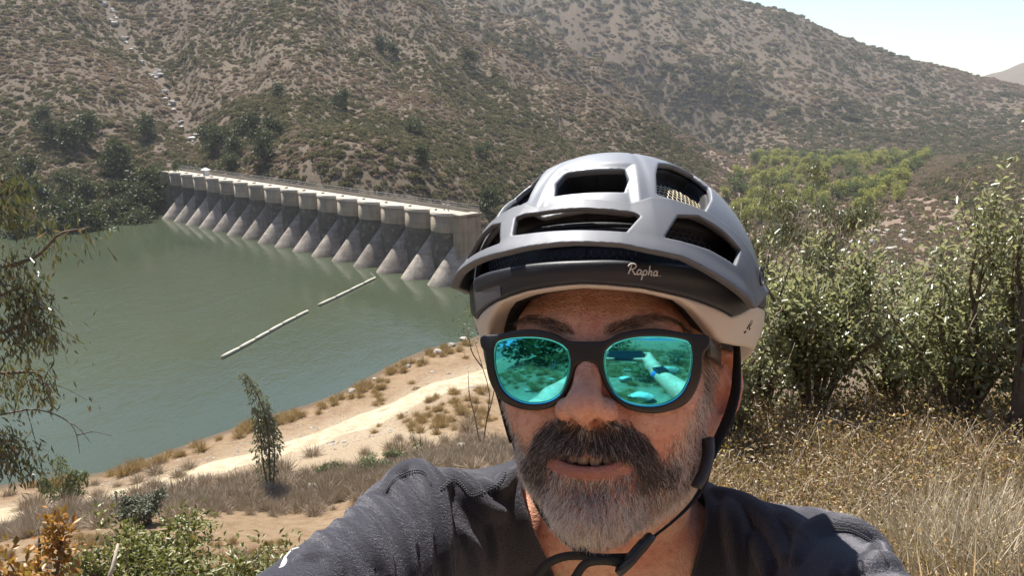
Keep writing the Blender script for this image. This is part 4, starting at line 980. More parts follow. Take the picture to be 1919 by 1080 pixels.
x = r.uniform(-9, 9, 900); y = r.uniform(-11, -3.0, 900); bt = instancer('bank_grass', np.stack([x, y, height(x, y) - .02], 1), r.uniform(.25, .6, 900), r.uniform(0, 6.28, 900), r.integers(0, 3, 900), TUSO); tag(bt, 'dry grass tufts on the bank behind the viewer', 'grass', kind='stuff')
for i, (x, y, s_) in enumerate([(-6.5, -5.5, .8), (-10, -2, 1.0), (-4, -9.5, .8), (3.5, -10, .8), (9, -6.5, 1.0), (-11, -7, 1.0), (-14, 1.0, 1.1), (7.5, -11, .9)]):
    plant_tree('bank_tree', OAK[(0, 2)[i % 2]], (x, y, gnd(x, y) - .1), s_, i * 2.2, 'dark oak on the bank, seen reflected in the lenses', 'tree', 'oaks on the bank')
# shrubs of the bank behind the camera and to the side, seen in the lenses
for i, (x, y, w, h) in enumerate([(-2.6, -3.6, .8, 1.2), (-.6, -4.6, .9, 1.1), (1.4, -3.8, .8, 1.3), (3.2, -4.4, 1.0, 1.5), (-4.6, -4.8, 1.2, 1.8), (.4, -6.5, 1.2, 1.4), (5.2, -3.4, 1.1, 1.7), (-2.2, -7.2, 1.4, 1.9), (2.6, -7.4, 1.4, 1.8), (-6.2, -2.2, 1.2, 1.8), (-5.5, -7.5, 1.6, 2.4)]):
    bush('bank_shrub', np.array([x, y, gnd(x, y)]), w, w * .8, h, 900, .09, (M_SUM, M_GRN, M_GRY)[i % 3], 'scrubby bush on the bank, seen reflected in the lenses', 600 + i, 8, group='shrubs on the bank')
# ================================================================== the person
def rot(yaw, pit, rol):
    a, b, g = np.radians([yaw, pit, rol])
    Rz = np.array([[np.cos(a), -np.sin(a), 0], [np.sin(a), np.cos(a), 0], [0, 0, 1]])
    Rx = np.array([[1, 0, 0], [0, np.cos(b), -np.sin(b)], [0, np.sin(b), np.cos(b)]])
    Ry = np.array([[np.cos(g), 0, np.sin(g)], [0, 1, 0], [-np.sin(g), 0, np.cos(g)]])
    return Rz @ Rx @ Ry
HM = rot(-18.6, -24.8, -5.6)                   # head pose: x = his left, -y = where the face looks, z = crown
HO = np.array([.082, .60, -.211])
def h2w(P): return np.asarray(P) @ HM.T + HO
def w2h(P): return (np.asarray(P) - HO) @ HM
def hp(u, v, y):
    """head-space point on the plane y, in the direction of a photo pixel"""
    r = HM.T @ ray(u, v); o = HM.T @ (-HO); return o + (y - o[1]) / r[1] * r

# ---- materials
def skin_material():
    t = NT('skin')
    base = t.mix(t.noise(60, 5, .6), (.52, .270, .175), (.78, .46, .325))
    base = t.mix(t.maprange(t.noise(26, 5, .65), .42, .66), base, (.55, .215, .145))
    base = t.mix(t.math('MULTIPLY', t.maprange(t.noise(420, 2), .62, .75), .35), base, (.24, .10, .065))
    base = t.mix(t.math('MULTIPLY', t.maprange(t.noise(170, 4, .7), .50, .62), .40), base, (.36, .135, .085))
    lip = t.attr('lip'); base = t.mix(t.math('MULTIPLY', lip, .8), base, (.27, .105, .085))
    base = t.mix(t.math('MULTIPLY', t.attr('red'), .6), base, (.60, .24, .16))
    base = t.mix(t.math('MULTIPLY', t.attr('stubble'), .30), base, (.16, .10, .08))
    t.set(Base_Color=base, Roughness=t.maprange(t.noise(90, 4), .3, .7, .36, .66), Subsurface_Weight=.10, Subsurface_Scale=.006, Specular_IOR_Level=.45)
    t.b.inputs['Subsurface Radius'].default_value = (1.0, .35, .2)
    vo = t.node('ShaderNodeTexVoronoi'); vo.inputs['Scale'].default_value = 620; t.link(t.coord(), vo.inputs['Vector'])
    h = t.math('ADD', t.math('MULTIPLY', vo.outputs['Distance'], 1.2), t.math('MULTIPLY', t.noise(240, 5, .65), 2.2))
    t.bump(h, .40, .0013)
    return t.m

def shirt_material():
    t = NT('charcoal_jersey')
    c = t.mix(t.noise(35, 5), (.013, .0135, .021), (.025, .025, .035))
    c = t.mix(t.math('MULTIPLY', t.maprange(t.noise(1400, 2), .60, .72), .6), c, (.10, .098, .11))
    t.set(Base_Color=c, Roughness=.95, Sheen_Weight=.35, Sheen_Roughness=.45, Specular_IOR_Level=.2)
    t.b.inputs['Sheen Tint'].default_value = (.75, .73, .8, 1)
    w = t.node('ShaderNodeTexWave'); w.inputs['Scale'].default_value = 420; w.inputs['Distortion'].default_value = 6; w.inputs['Detail'].default_value = 2
    t.link(t.coord(), w.inputs['Vector'])
    t.bump(t.math('ADD', t.math('MULTIPLY', w.outputs['Fac'], .5), t.math('ADD', t.noise(800, 3), t.math('MULTIPLY', t.noise(60, 4), 1.2))), .7, .0026)
    return t.m

def hair_material(name, dark, light):
    t = NT(name)
    c = t.mix(t.attr('tone'), dark, light)
    t.set(Base_Color=c, Roughness=.5, Specular_IOR_Level=.25)
    return t.m

SKIN = skin_material(); SHIRT = shirt_material()
BLACK_STRAP = plain('black_webbing', (.012, .012, .014), .75, var=.3, scale=300, bump=.6, bscale=900, bdist=.0006)

# ---- body landmarks (world)
NECK = np.array([.085, .695, -.42])
S_R, E_R, W_R = np.array([-.080, .60, -.362]), np.array([-.185, .30, -.318]), np.array([-.178, .082, -.125])
S_L, E_L, W_L = np.array([.262, .60, -.400]), np.array([.225, .31, -.315]), np.array([.075, .085, -.125])
neckh = w2h(NECK)

def ear(P):
    e1 = np.array([.78, .626, 0]); nn = np.array([.626, -.78, 0]); c = np.array([.0785, .002, -.019])
    q = np.stack([(P - c) @ e1, (P - c) @ nn, P[:, 2] - c[2]], 1)
    q[:, 0] += .12 * q[:, 2] * 0 - .004 * (q[:, 2] < 0) * 0
    d = ell(q, (.001, 0, .002), (.0175, .0042, .031))
    d = smin(d, ell(q, (-.004, .0, -.027), (.0085, .0045, .0095)), .006)
    rim = [(-.013, .004, .012), (-.009, .004, .025), (0, .004, .0325), (.010, .004, .031), (.0175, .004, .022), (.0195, .004, .008), (.016, .0035, -.008), (.009, .003, -.02)]
    d = smin(d, chain(q, rim, [.0028, .0032, .0034, .0035, .0035, .0032, .0028, .002]), .0022)
    d = smin(d, chain(q, [(.004, .0035, .02), (.0095, .004, .008), (.009, .004, -.006), (.002, .004, -.016)], [.0022, .003, .003, .0028]), .0025)
    d = ssub(d, ell(q, (-.001, .008, -.003), (.0075, .0075, .0115)), .003)
    d = smin(d, ell(q, (-.0135, .004, -.006), (.0045, .0055, .0065)), .004)
    return d

def f_head(P):
    x = np.abs(P[:, 0]); A = np.stack([x, P[:, 1], P[:, 2]], 1)
    d = smin(ell(A, (0, .006, .036), (.0765, .1015, .088)), ell(A, (0, -.028, -.025), (.0735, .0685, .082)), .03)
    d = smin(d, ell(A, (0, -.034, -.078), (.0535, .0555, .042)), .03)
    d = smin(d, sph(A, (.048, -.012, -.074), .015), .03)
    d = smin(d, ell(A, (0, -.076, -.110), (.024, .018, .016)), .026)
    d = smin(d, ell(A, (0, -.076, -.070), (.033, .022, .026)), .02)
    d = smin(d, ell(A, (.047, -.068, -.027), (.020, .0175, .015)), .026)
    d = smin(d, ell(A, (.040, -.075, -.045), (.016, .0130, .0130)), .02)
    d = smin(d, cap(A, (0, -.089, .017), (.045, -.080, .021), .0105), .022)
    d = ssub(d, ell(A, (.034, -.112, -.001), (.019, .02, .013)), .016)
    d = smin(d, ell(A, (.033, -.083, -.002), (.0145, .0115, .0115)), .006)
    # temple hollow, nasolabial fold
    d = ssub(d, ell(A, (.090, -.060, .022), (.018, .022, .022)), .02)
    # nose
    d = smin(d, cap(A, (0, -.0945, .006), (0, -.112, -.033), .0072, .0100), .013)
    d = smin(d, ell(A, (0, -.1148, -.0375), (.0118, .0112, .0105)), .007)
    d = smin(d, ell(A, (.0142, -.1035, -.0395), (.0082, .0115, .0085)), .005)
    d = smin(d, cap(A, (0, -.112, -.0465), (0, -.100, -.052), .0038), .005)
    d = ssub(d, ell(A, (.0072, -.1095, -.0478), (.0042, .0062, .0036)), .0025)
    d = ssub(d, cap(A, (.0225, -.1005, -.037), (.038, -.0935, -.062), .0034, .0026), .008)
    # mouth
    zc = -.0732 + .0060 * np.clip(x / .027, 0, 1.3) ** 2
    d = smin(d, chain(A, [(0, -.0985, -.0655), (.015, -.0965, -.0650), (.029, -.0865, -.0675)], [.0046, .0044, .003]), .006)
    d = smin(d, chain(A, [(0, -.0972, -.0803), (.013, -.0954, -.0785), (.0265, -.0866, -.0695)], [.0050, .0046, .0032]), .006)
    q = np.stack([x / .0240, (P[:, 1] + .094) / .016, (P[:, 2] - zc) / .0030], 1)
    k = np.linalg.norm(q, axis=1); d = ssub(d, (k - 1) * .0028, .0015)
    d = ssub(d, ell(A, (0, -.103, -.0925), (.016, .009, .0055)), .010)
    # ears, neck
    d = smin(d, ear(A), .006)
    nk = cap(P, (0, .022, -.055), neckh, .0610, .067)
    nk = smin(nk, cap(A, (.052, .028, -.055), (.022, neckh[1] - .045, neckh[2] + .01), .012, .014), .03)
    d = smin(d, nk, .022)
    # skin creases of the forehead and laugh lines at the eyes
    fz = P[:, 2] - .0012 * np.sin(P[:, 0] * 70 + .8) - .06 * P[:, 0] ** 2 / .05
    wr = np.exp(-((P[:, 0] / .045) ** 4)) * sm(.022, .03, P[:, 2]) * (1 - sm(.06, .07, P[:, 2])) * (P[:, 1] < -.04)
    d = d + .00040 * sm(.35, .75, vnoise3(P * np.array([28, 28, 60]), 9)) * wr * (np.cos(fz * 2 * np.pi / .0118) ** 6)
    d = d + .0009 * (vnoise3(P * 70 + 5, 3) - .5) * (P[:, 1] < .0)
    return d

def f_chest(W):
    d = ell(W, (.080, .70, -.56), (.165, .100, .215))
    d = smin(d, cap(W, NECK + np.array([0, .01, .02]), (-.05, .62, -.392), .045, .04), .05)
    d = smin(d, cap(W, NECK + np.array([0, .01, .02]), (.215, .62, -.43), .045, .04), .05)
    d = smin(d, chain(W, [(.05, .600, -.455), (-.04, .580, -.415)], .012), .03)
    d = smin(d, chain(W, [(.115, .600, -.46), (.20, .580, -.445)], .012), .03)
    return d

def f_body(W):
    return smin(f_head(w2h(W)), f_chest(W), .03)

def lerp(a, b, t): return np.asarray(a) * (1 - t) + np.asarray(b) * t

def hand(W, side, wrist):
    """a hand that holds the end of the phone: palm at the back and edge, four fingers behind, thumb in front"""
    s = side                                    # -1 his right hand (x = -.14 end), +1 his left hand (x = .012 end)
    ex = -.144 if s < 0 else .014
    pal = np.array([ex + s * .018, .006, -.034])
    kn = [np.array([ex + s * .016, -.022, .020]), np.array([ex + s * .019, -.024, .001]), np.array([ex + s * .019, -.023, -.018]), np.array([ex + s * .016, -.020, -.035])]
    d = cap(W, wrist, lerp(wrist, pal, .55), .0255, .024)
    d = smin(d, cap(W, lerp(wrist, pal, .55), lerp(pal, kn[1], .35), .024, .018), .02)
    for k in kn: d = smin(d, cap(W, lerp(wrist, pal, .75), k, .015, .0105), .014)
    ln = [.052, .060, .056, .044]
    for k, l in zip(kn, ln):
        a = k; b = a + np.array([-s * l * .42, -.005, .003]); c = b + np.array([-s * l * .33, .002, .002]); e = c + np.array([-s * l * .25, .005, .001])
        d = smin(d, chain(W, [a, b, c, e], [.0098, .0088, .0080, .0068]), .004)
    t0 = lerp(wrist, pal, .7) + np.array([-s * .008, .012, .004])
    t1 = np.array([ex + s * .004, .0145, -.030]); t2 = np.array([ex - s * .018, .0105, -.030]); t3 = np.array([ex - s * .034, .0065, -.028])
    d = smin(d, chain(W, [t0, t1, t2, t3], [.0135, .0110, .0095, .0075]), .009)
    return d

def f_arm(W, s):
    S, E, Wr = (S_R, E_R, W_R) if s < 0 else (S_L, E_L, W_L)
    d = cap(W, S, E, .047, .040)
    fm = lerp(E, Wr, .3)
    d = smin(d, cap(W, E, fm, .040, .043), .03)
    d = smin(d, cap(W, fm, Wr, .0425, .0255), .02)
    return smin(d, hand(W, s, Wr), .012)

# ---- the body: one figure, skin
lo, hi = np.array([-.10, -.14, -.20]), np.array([.10, .125, .135])
V1, Q1 = None, None
def f_upper(P):                                 # evaluated in head space so that the face is aligned with the grid
    return f_body(h2w(P))
V1, Q1 = polygonise(f_upper, (-.16, -.15, -.26), (.16, .16, .14), .0017)
HEADV = V1.copy(); HEADN = normals(V1, Q1); HEADQ = Q1
x = np.abs(V1[:, 0]); zz = V1[:, 2]; yy = V1[:, 1]
zc = -.0722 + .0048 * np.clip(x / .027, 0, 1.3) ** 2
lipm = np.exp(-((x / .029) ** 6)) * sm(-.0862, -.0822, zz + .09 * x) * (1 - sm(-.0660, -.0630, zz)) * (yy < -.07)
stub = sm(0, .012, .004 + np.interp(x, [0, .030, .045, .058, .07, .08], [-.045, -.052, -.066, -.050, -.028, .02]) - zz) * (yy < .0) * sm(-.150, -.135, zz) * (1 - lipm)
red = np.exp(-((x / .015) ** 2 + ((zz + .038) / .012) ** 2)) * .55 * (yy < -.09) + np.exp(-(((x - .045) / .018) ** 2 + ((zz + .035) / .014) ** 2)) * .30 * (yy < 0) + sm(.070, .088, x) * .45 * (yy > -.02) * (zz > -.06)
arms = []
for s in (-1, 1):
    S, E, Wr = (S_R, E_R, W_R) if s < 0 else (S_L, E_L, W_L)
    P = np.array([S, E, Wr, [(-.20 if s < 0 else .07), -.04, -.06], [(-.08 if s < 0 else -.06), .0, .04]])
    arms.append(polygonise(lambda W, s=s: f_arm(W, s), P.min(0) - .065, P.max(0) + .06, .003))
# hips, legs (bare below the shorts)
HIP = np.array([.075, .78, -.93]); GROUND_Z = -1.83
def f_legs(W):
    d = ell(W, HIP + np.array([0, 0, .06]), (.165, .11, .17))
    for s in (-1, 1):
        hj = HIP + np.array([s * .085, -.005, -.04]); kn = np.array([HIP[0] + s * .10, .74, -1.36]); an = np.array([HIP[0] + s * .115, .80, GROUND_Z + .09]); toe = an + np.array([s * .03, -.15, -.065])
        d = smin(d, cap(W, hj, kn, .082, .053), .05); d = smin(d, cap(W, kn, lerp(kn, an, .35), .052, .055), .03)
        d = smin(d, cap(W, lerp(kn, an, .35), an, .054, .034), .02); d = smin(d, cap(W, an + np.array([0, .02, -.045]), toe, .034, .028), .03)
    return smin(d, cap(W, HIP, (.08, .71, -.62), .125, .12), .06)
legs = polygonise(f_legs, (-.22, .50, GROUND_Z - .02), (.38, .96, -.60), .010)
Vs, Qs, n0 = [h2w(V1)], [Q1], len(V1)
for V, Q in arms + [legs]: Vs.append(V); Qs.append(Q + n0); n0 += len(V)
person = mesh_obj('person', np.concatenate(Vs), np.concatenate(Qs), SKIN)
tag(person, 'bearded person in charcoal shirt, bike helmet and mirrored sunglasses, both arms reaching to the viewer', 'person')
pad = np.zeros(n0 - len(V1))
set_attr(person, 'lip', np.r_[lipm, pad]); set_attr(person, 'stubble', np.r_[stub, pad]); set_attr(person, 'red', np.r_[red, pad])

# ---- teeth
tm = plain('teeth_enamel', (.60, .50, .37), .3, var=.12, scale=300, Specular_IOR_Level=.5)
mb = MB()
ang0 = 0.0
for i in range(-4, 4):
    w = [.0086, .0068, .0074, .0066][min(abs(i if i >= 0 else i + 1), 3)]
    xc = sum([.0086, .0068, .0074, .0066][j] for j in range(abs(i if i >= 0 else i + 1))) + w / 2
    xc *= 1 if i >= 0 else -1
    yy0 = -.0935 + 14 * xc * xc
    sl = math.atan(28 * xc)
    R_ = np.array([[math.cos(sl), -math.sin(sl), 0], [math.sin(sl), math.cos(sl), 0], [0, 0, 1]])
    # rounded tooth: squashed superellipsoid
    u = np.linspace(0, np.pi, 7); v = np.linspace(0, 2 * np.pi, 11)[:-1]
    g = lambda c: np.sign(c) * np.abs(c) ** .55
    T = np.array([[w * .512 * g(np.sin(a)) * g(np.cos(b)), .0032 * g(np.sin(a)) * g(np.sin(b)), .0058 * g(np.cos(a))] for a in u for b in v])
    T[:, 0] *= 1 - .10 * (T[:, 2] > .003)
    T = T @ R_.T + np.array([xc, yy0, -.0702 + .0026 * (abs(xc) / .02) ** 2 + (.0006 if i % 2 else 0)])
    Fc = [(a * 10 + b, a * 10 + (b + 1) % 10, (a + 1) * 10 + (b + 1) % 10, (a + 1) * 10 + b) for a in range(6) for b in range(10)]
    mb.add(h2w(T), Fc)
mb.build('teeth', tm, person)
mouth = plain('mouth_interior', (.05, .012, .012), .5)
u = np.linspace(-1, 1, 13); Vm = np.array([[.026 * a, -.083 + 14 * (.026 * a) ** 2 * .6, z] for z in (-.060, -.090) for a in u])
mesh_obj('mouth_lining', h2w(Vm), [(i, i + 1, i + 14, i + 13) for i in range(12)], mouth, person)

# ---- hair: strands that grow out of the skin
def hair_obj(name, roots, dirs, length, rad, mat, tone, parent, curl=.25, npt=6, seed=1, gravity=.15):
    r = np.random.default_rng(seed); n = len(roots)
    hc = bpy.data.hair_curves.new(name); hc.add_curves([npt] * n)
    side = np.cross(dirs, r.normal(size=(n, 3))); side /= np.linalg.norm(side, axis=1)[:, None]
    up = np.array([0, 0, -1.0])
    t = np.linspace(0, 1, npt)
    amp = (length * curl * r.uniform(-1, 1, n))[:, None]; ph = r.uniform(0, 6.28, n)[:, None]
    P = roots[:, None] + dirs[:, None] * (length[:, None] * t)[:, :, None] + side[:, None] * (amp * (t ** 1.6) * np.cos(ph * .3 + t * 1.5))[:, :, None]
    P = P + up * (length[:, None] * gravity * t ** 2)[:, :, None]
    hc.points.foreach_set('position', P.astype(np.float32).ravel()) if hasattr(hc.points, 'foreach_set') else None
    pa = hc.attributes.get('position')
    pa.data.foreach_set('vector', P.astype(np.float32).ravel())
    ra = hc.attributes.get('radius') or hc.attributes.new('radius', 'FLOAT', 'POINT')
    ra.data.foreach_set('value', (rad * (1 - .65 * t)[None] * r.uniform(.75, 1.2, n)[:, None]).astype(np.float32).ravel())
    ta = hc.attributes.new('tone', 'FLOAT', 'CURVE'); ta.data.foreach_set('value', tone.astype(np.float32))
    hc.materials.append(mat)
    o = bpy.data.objects.new(name, hc); COL.objects.link(o); o.parent = parent
    return o

def scatter(mask_fn, n, seed):
    """random points on the head surface; mask_fn gives the chance to keep a point"""
    r = np.random.default_rng(seed); Q = HEADQ; V = HEADV; N = HEADN
    c = V[Q].mean(1); w = mask_fn(c, N[Q].mean(1))
    a = np.linalg.norm(np.cross(V[Q[:, 2]] - V[Q[:, 0]], V[Q[:, 3]] - V[Q[:, 1]]), axis=1) * w
    i = r.choice(len(Q), n, p=a / a.sum()); u, v = r.random((2, n, 1))
    q = Q[i]; P = (V[q[:, 0]] * (1 - u) + V[q[:, 1]] * u) * (1 - v) + (V[q[:, 3]] * (1 - u) + V[q[:, 2]] * u) * v
    nn = N[q].mean(1); nn /= np.linalg.norm(nn, axis=1)[:, None]
    return P, nn, r

CHX = [0, .030, .045, .058, .066, .074, .082]; CHZ = [-.058, -.060, -.066, -.053, -.036, -.010, .012]
def m_beard(c, n):
    x = np.abs(c[:, 0]); z = c[:, 1 + 1]; y = c[:, 1]
    edge = np.interp(x, CHX, CHZ)
    m = sm(-.003, .018, edge - z) * .9 + sm(-.016, .0, edge - z) * .06
    lip = ((x / .0290) ** 2 + ((z + .0745) / .0092) ** 2) < 1
    m = m * (~lip) * (y < -.026 + .024 * (z < -.05)) * sm(-.155, -.128, z + .35 * np.maximum(0, y + .06))
    m = m * (1 - .75 * sm(.3, .9, -n[:, 2]) * (y > -.075))
    m = m * np.where((z > -.078) & (x < .043) & (y < -.06), .25, 1)
    sparse = 1 - .55 * sm(.05, .07, x) * sm(-.095, -.05, z)
    return m * sparse
P, N, r = scatter(m_beard, 17000, 11)
x = P[:, 0]; z = P[:, 2]
down = np.stack([np.sign(x) * .25 * np.clip(np.abs(x) / .03, 0, 1), -.10 + 0 * x, -1 + 0 * x], 1)
tang = down - N * np.sum(down * N, 1)[:, None]; tang /= np.linalg.norm(tang, axis=1)[:, None]
lift = np.clip(.50 + .35 * sm(-.10, -.13, z) * 0 + r.normal(0, .16, len(P)), .12, 1.2)
D = tang + N * lift[:, None] + r.normal(0, .38, P.shape) + 1.1 * np.stack([vnoise3(P * 130, 21) - .5, 0 * x, vnoise3(P * 130 + 9, 22) - .5], 1); D /= np.linalg.norm(D, axis=1)[:, None]
chin = np.exp(-((x / .042) ** 4)) * sm(-.08, -.10, z)
L = (.0040 + .0022 * chin + .0012 * sm(-.06, -.09, z)) * r.uniform(.6, 1.25, len(P))
darkz = np.exp(-((np.abs(x) - .036) / .010) ** 2 - ((z + .080) / .016) ** 2)
grey = np.clip(.50 + .45 * sm(-.078, -.104, z) + .24 * sm(.045, .062, np.abs(x)) - .7 * darkz - .25 * np.exp(-((x / .02) ** 2 + ((z + .095) / .010) ** 2)), .03, .92)
tone = np.where(r.random(len(P)) < grey, r.uniform(.55, 1, len(P)), r.uniform(0, .28, len(P)))
HAIRM = hair_material('beard_hair', (.042, .022, .013), (.86, .78, .69))
hair_obj('beard', h2w(P), D @ HM.T, L, .000145, HAIRM, tone, person, .55, seed=3)
# moustache
def m_must(c, n):
    x = np.abs(c[:, 0]); z = c[:, 2]
    top = np.interp(x, [0, .008, .016, .026, .036, .046], [-.0515, -.0495, -.0465, -.0455, -.0540, -.072])
    bot = np.interp(x, [0, .012, .026, .032, .038, .046], [-.0675, -.0680, -.0695, -.079, -.087, -.086])
    return sm(-.003, .006, top - z + .002 * (vnoise3(c * 300, 8) - .5)) * sm(0, .002, z - bot) * (c[:, 1] < -.06) * np.where(x < .003, .7, 1)
P, N, r = scatter(m_must, 8500, 12)
x = P[:, 0]
down = np.stack([np.sign(x) * (.25 + 16 * np.abs(x)), -.25 + 0 * x, -1 + 0 * x], 1)
tang = down - N * np.sum(down * N, 1)[:, None]; tang /= np.linalg.norm(tang, axis=1)[:, None]
D = tang + N * np.clip(.34 + r.normal(0, .12, len(P)), .1, .9)[:, None] + r.normal(0, .15, P.shape); D /= np.linalg.norm(D, axis=1)[:, None]
L = (.0085 + .0015 * (np.abs(x) > .02)) * r.uniform(.6, 1.15, len(P)) * np.clip(.80 + (P[:, 2] + .0655) * 30, .62, 1)
tone = np.where(r.random(len(P)) < .13, r.uniform(.4, .9, len(P)), r.uniform(0, .15, len(P)))
hair_obj('moustache', h2w(P), D @ HM.T, L, .00015, HAIRM, tone, person, .3, seed=4)
# eyebrows
def m_brow(c, n):
    x = np.abs(c[:, 0]); z = c[:, 2]
    mid = np.interp(x, [.010, .018, .030, .042, .056, .064], [.0140, .0165, .0215, .0255, .0245, .0210])
    hw = np.interp(x, [.010, .016, .030, .045, .062], [.0030, .0042, .0042, .0032, .0012])
    return (1 - sm(.5, 1.15, np.abs(z - mid) / hw)) * (x > .010) * (x < .064) * (c[:, 1] < -.04)
P, N, r = scatter(m_brow, 1100, 13)
x = P[:, 0]
out = np.stack([np.sign(x), .2 + 0 * x, np.interp(np.abs(x), [.010, .03, .05], [.9, .25, -.25])], 1)
tang = out - N * np.sum(out * N, 1)[:, None]; tang /= np.linalg.norm(tang, axis=1)[:, None]
D = tang + N * np.clip(.25 + r.normal(0, .1, len(P)), .05, .6)[:, None] + r.normal(0, .16, P.shape); D /= np.linalg.norm(D, axis=1)[:, None]
for sd in (-1, 1):
    k = P[:, 0] * sd > 0; n = int(k.sum())
    hair_obj('eyebrow', h2w(P[k]), D[k] @ HM.T, .0078 * r.uniform(.5, 1.25, n), .000085, HAIRM, r.uniform(0, .10, n) + .3 * (r.random(n) < .05), person, .25, seed=5, gravity=.05)
# hair at the temples and above the ears
def m_side(c, n):
    x = np.abs(c[:, 0]); y = c[:, 1]; z = c[:, 2]
    return (x > .058) * (y > -.050 + .5 * np.maximum(0, z - .0)) * (y < .05) * sm(-.035, -.02, z) * (z < .07) * (x < .0795) * (1 - ((y > -.030) & (z < .016)))
P, N, r = scatter(m_side, 3800, 14)
down = np.stack([0 * P[:, 0], .55 + 0 * P[:, 0], -1 + 0 * P[:, 0]], 1)
tang = down - N * np.sum(down * N, 1)[:, None]; tang /= np.linalg.norm(tang, axis=1)[:, None]
D = tang + N * np.clip(.28 + r.normal(0, .1, len(P)), .05, .7)[:, None] + r.normal(0, .12, P.shape); D /= np.linalg.norm(D, axis=1)[:, None]
hair_obj('temple_hair', h2w(P), D @ HM.T, .016 * r.uniform(.5, 1.2, len(P)), .00010, HAIRM, np.where(r.random(len(P)) < .45, r.uniform(.4, .9, len(P)), r.uniform(0, .25, len(P))), person, .25, seed=6)
# ------------------------------------------------------------------ shirt
def f_shirt0(W):
    d = ell(W, (.080, .69, -.585), (.182, .122, .25))
    d = smin(d, cap(W, (.045, .672, -.372), S_R, .047, .048), .045)
    d = smin(d, cap(W, (.140, .680, -.388), S_L, .044, .047), .045)
    d = smin(d, cap(W, S_R, lerp(S_R, E_R, .62), .050, .050), .035)
    d = smin(d, cap(W, S_L, lerp(S_L, E_L, .62), .050, .052), .035)
    d = smin(d, cap(W, (.078, .70, -.60), HIP + np.array([0, -.03, .08]), .15, .155), .06)
    return d
def march(uv, fn, t0=.35, t1=.95):
    """points of the cloth seen in the directions of photo pixels (all at once)"""
    r = np.array([ray(u, v) for u, v in uv]); t = np.full(len(r), t0)
    for _ in range(60): t = t + np.clip(fn(r * t[:, None]), -.01, .1) * .8
    P = r * t[:, None]; ok = (t < t1) & (np.abs(fn(P)) < .002)
    return P[ok]
# folds drawn along the cloth: (pixel path, half width in m, height in m)
FOLDS = [
    ([(722, 925), (740, 898), (775, 884), (800, 905), (815, 960), (828, 1040), (835, 1100)], .0085, 1.0),
    ([(700, 930), (735, 915), (768, 950), (790, 1010), (800, 1090)], .0060, .8),
    ([(818, 925), (845, 902), (875, 930), (905, 958), (935, 962)], .0090, 1.0),
    ([(655, 935), (700, 945), (745, 1000), (775, 1090)], .0055, .7),
    ([(625, 952), (668, 970), (705, 1030), (730, 1100)], .0055, .8),
    ([(585, 985), (640, 985), (690, 1030), (705, 1060)], .0050, .9),
    ([(562, 1000), (610, 1012), (655, 1070), (668, 1110)], .0050, .8),
    ([(560, 1045), (610, 1050), (625, 1095)], .0040, .6),
    ([(745, 960), (765, 1000), (772, 1030)], .0035, .8),
    ([(690, 985), (712, 1012), (728, 1050)], .0030, .7),
    ([(845, 1010), (850, 1050), (846, 1090)], .0035, .8),
    ([(915, 975), (925, 1020), (930, 1080)], .0040, .6),
    ([(905, 905), (930, 920), (950, 895), (965, 885)], .0060, .9),
    ([(855, 990), (885, 1040), (895, 1100)], .0060, .5),
    ([(1500, 1055), (1520, 1010), (1560, 990), (1610, 1000), (1650, 1030), (1662, 1058)], .0085, 1.0),
    ([(1450, 970), (1475, 975), (1500, 995), (1510, 1020)], .0065, .9),
    ([(1600, 1085), (1640, 1062), (1680, 1060), (1710, 1080)], .0070, .9),
    ([(1370, 940), (1385, 990), (1392, 1080)], .0075, .7),
    ([(1345, 920), (1400, 945), (1450, 985), (1480, 1050)], .0075, .8),
    ([(1420, 1010), (1445, 1060), (1450, 1100)], .0060, .6),
    ([(1560, 1100), (1590, 1060), (1600, 1040)], .0060, .6),
]
def trace(pts, hw, a):
    q = march(spline(np.array(pts, float), len(pts) * 5), f_shirt0)
    if len(q) < 4: return None
    t = np.linspace(0, 1, len(q)); rr = hw * (.3 + .7 * np.sin(np.pi * np.clip(t * .9 + .05, 0, 1)) ** .7)
    nrm = q - np.array([.08, .72, -.5]); nrm /= np.linalg.norm(nrm, axis=1)[:, None]
    return q + nrm * (hw * a), rr
FCH = [f for f in (trace(p, hw * 1.5, -.45 + .3 * a) for p, hw, a in FOLDS) if f]
def f_shirt1(W):
    d = f_shirt0(W)
    near = d < .05
    if near.any():
        Wn = W[near]; dn = d[near]
        dn = dn + .0028 * (vnoise3(Wn * 26, 5) - .5) + .0022 * (vnoise3(Wn * np.array([75, 40, 40]), 6) - .5)
        for q, rr in FCH:
            b = (Wn > q.min(0) - .03).all(1) & (Wn < q.max(0) + .03).all(1)
            if b.any(): dn[b] = smin(dn[b], chain(Wn[b], q, rr), .0042)
        d = d.copy(); d[near] = dn
    return d
NK = [(978, 868), (982, 930), (1000, 990), (1048, 1100), (1110, 1240), (1180, 1300), (1240, 1230), (1292, 1090), (1322, 985), (1323, 945), (1312, 905), (1300, 868)]
def f_shirt(W):
    o = f_shirt1(W)
    d = smax(o, -(o + .011), .002)
    dp = W @ FW
    u = 960 + FPX * (W @ RT) / dp; v = 540 - FPX * (W @ UP) / dp
    op = poly2(u, v, NK) * dp / FPX
    op = smax(op, (W[:, 1] - .70), .02)
    nk = cap(W, h2w(np.array([0, .022, -.055])), NECK + np.array([0, 0, .03]), .071, .078)
    op = smin(op, nk, .012)
    d = ssub(d, op, .003)
    d = np.maximum(d, -(W[:, 2] + .98))                 # hem
    for S, E in ((S_R, E_R), (S_L, E_L)):
        ax = (E - S) / np.linalg.norm(E - S); d = np.maximum(d, np.where(np.linalg.norm(W - E, axis=1) < .2, (W - S) @ ax - .20, -1))
    return d
V, Q = polygonise(f_shirt, (-.30, .26, -1.0), (.42, .90, -.26), .0032, relax=1)
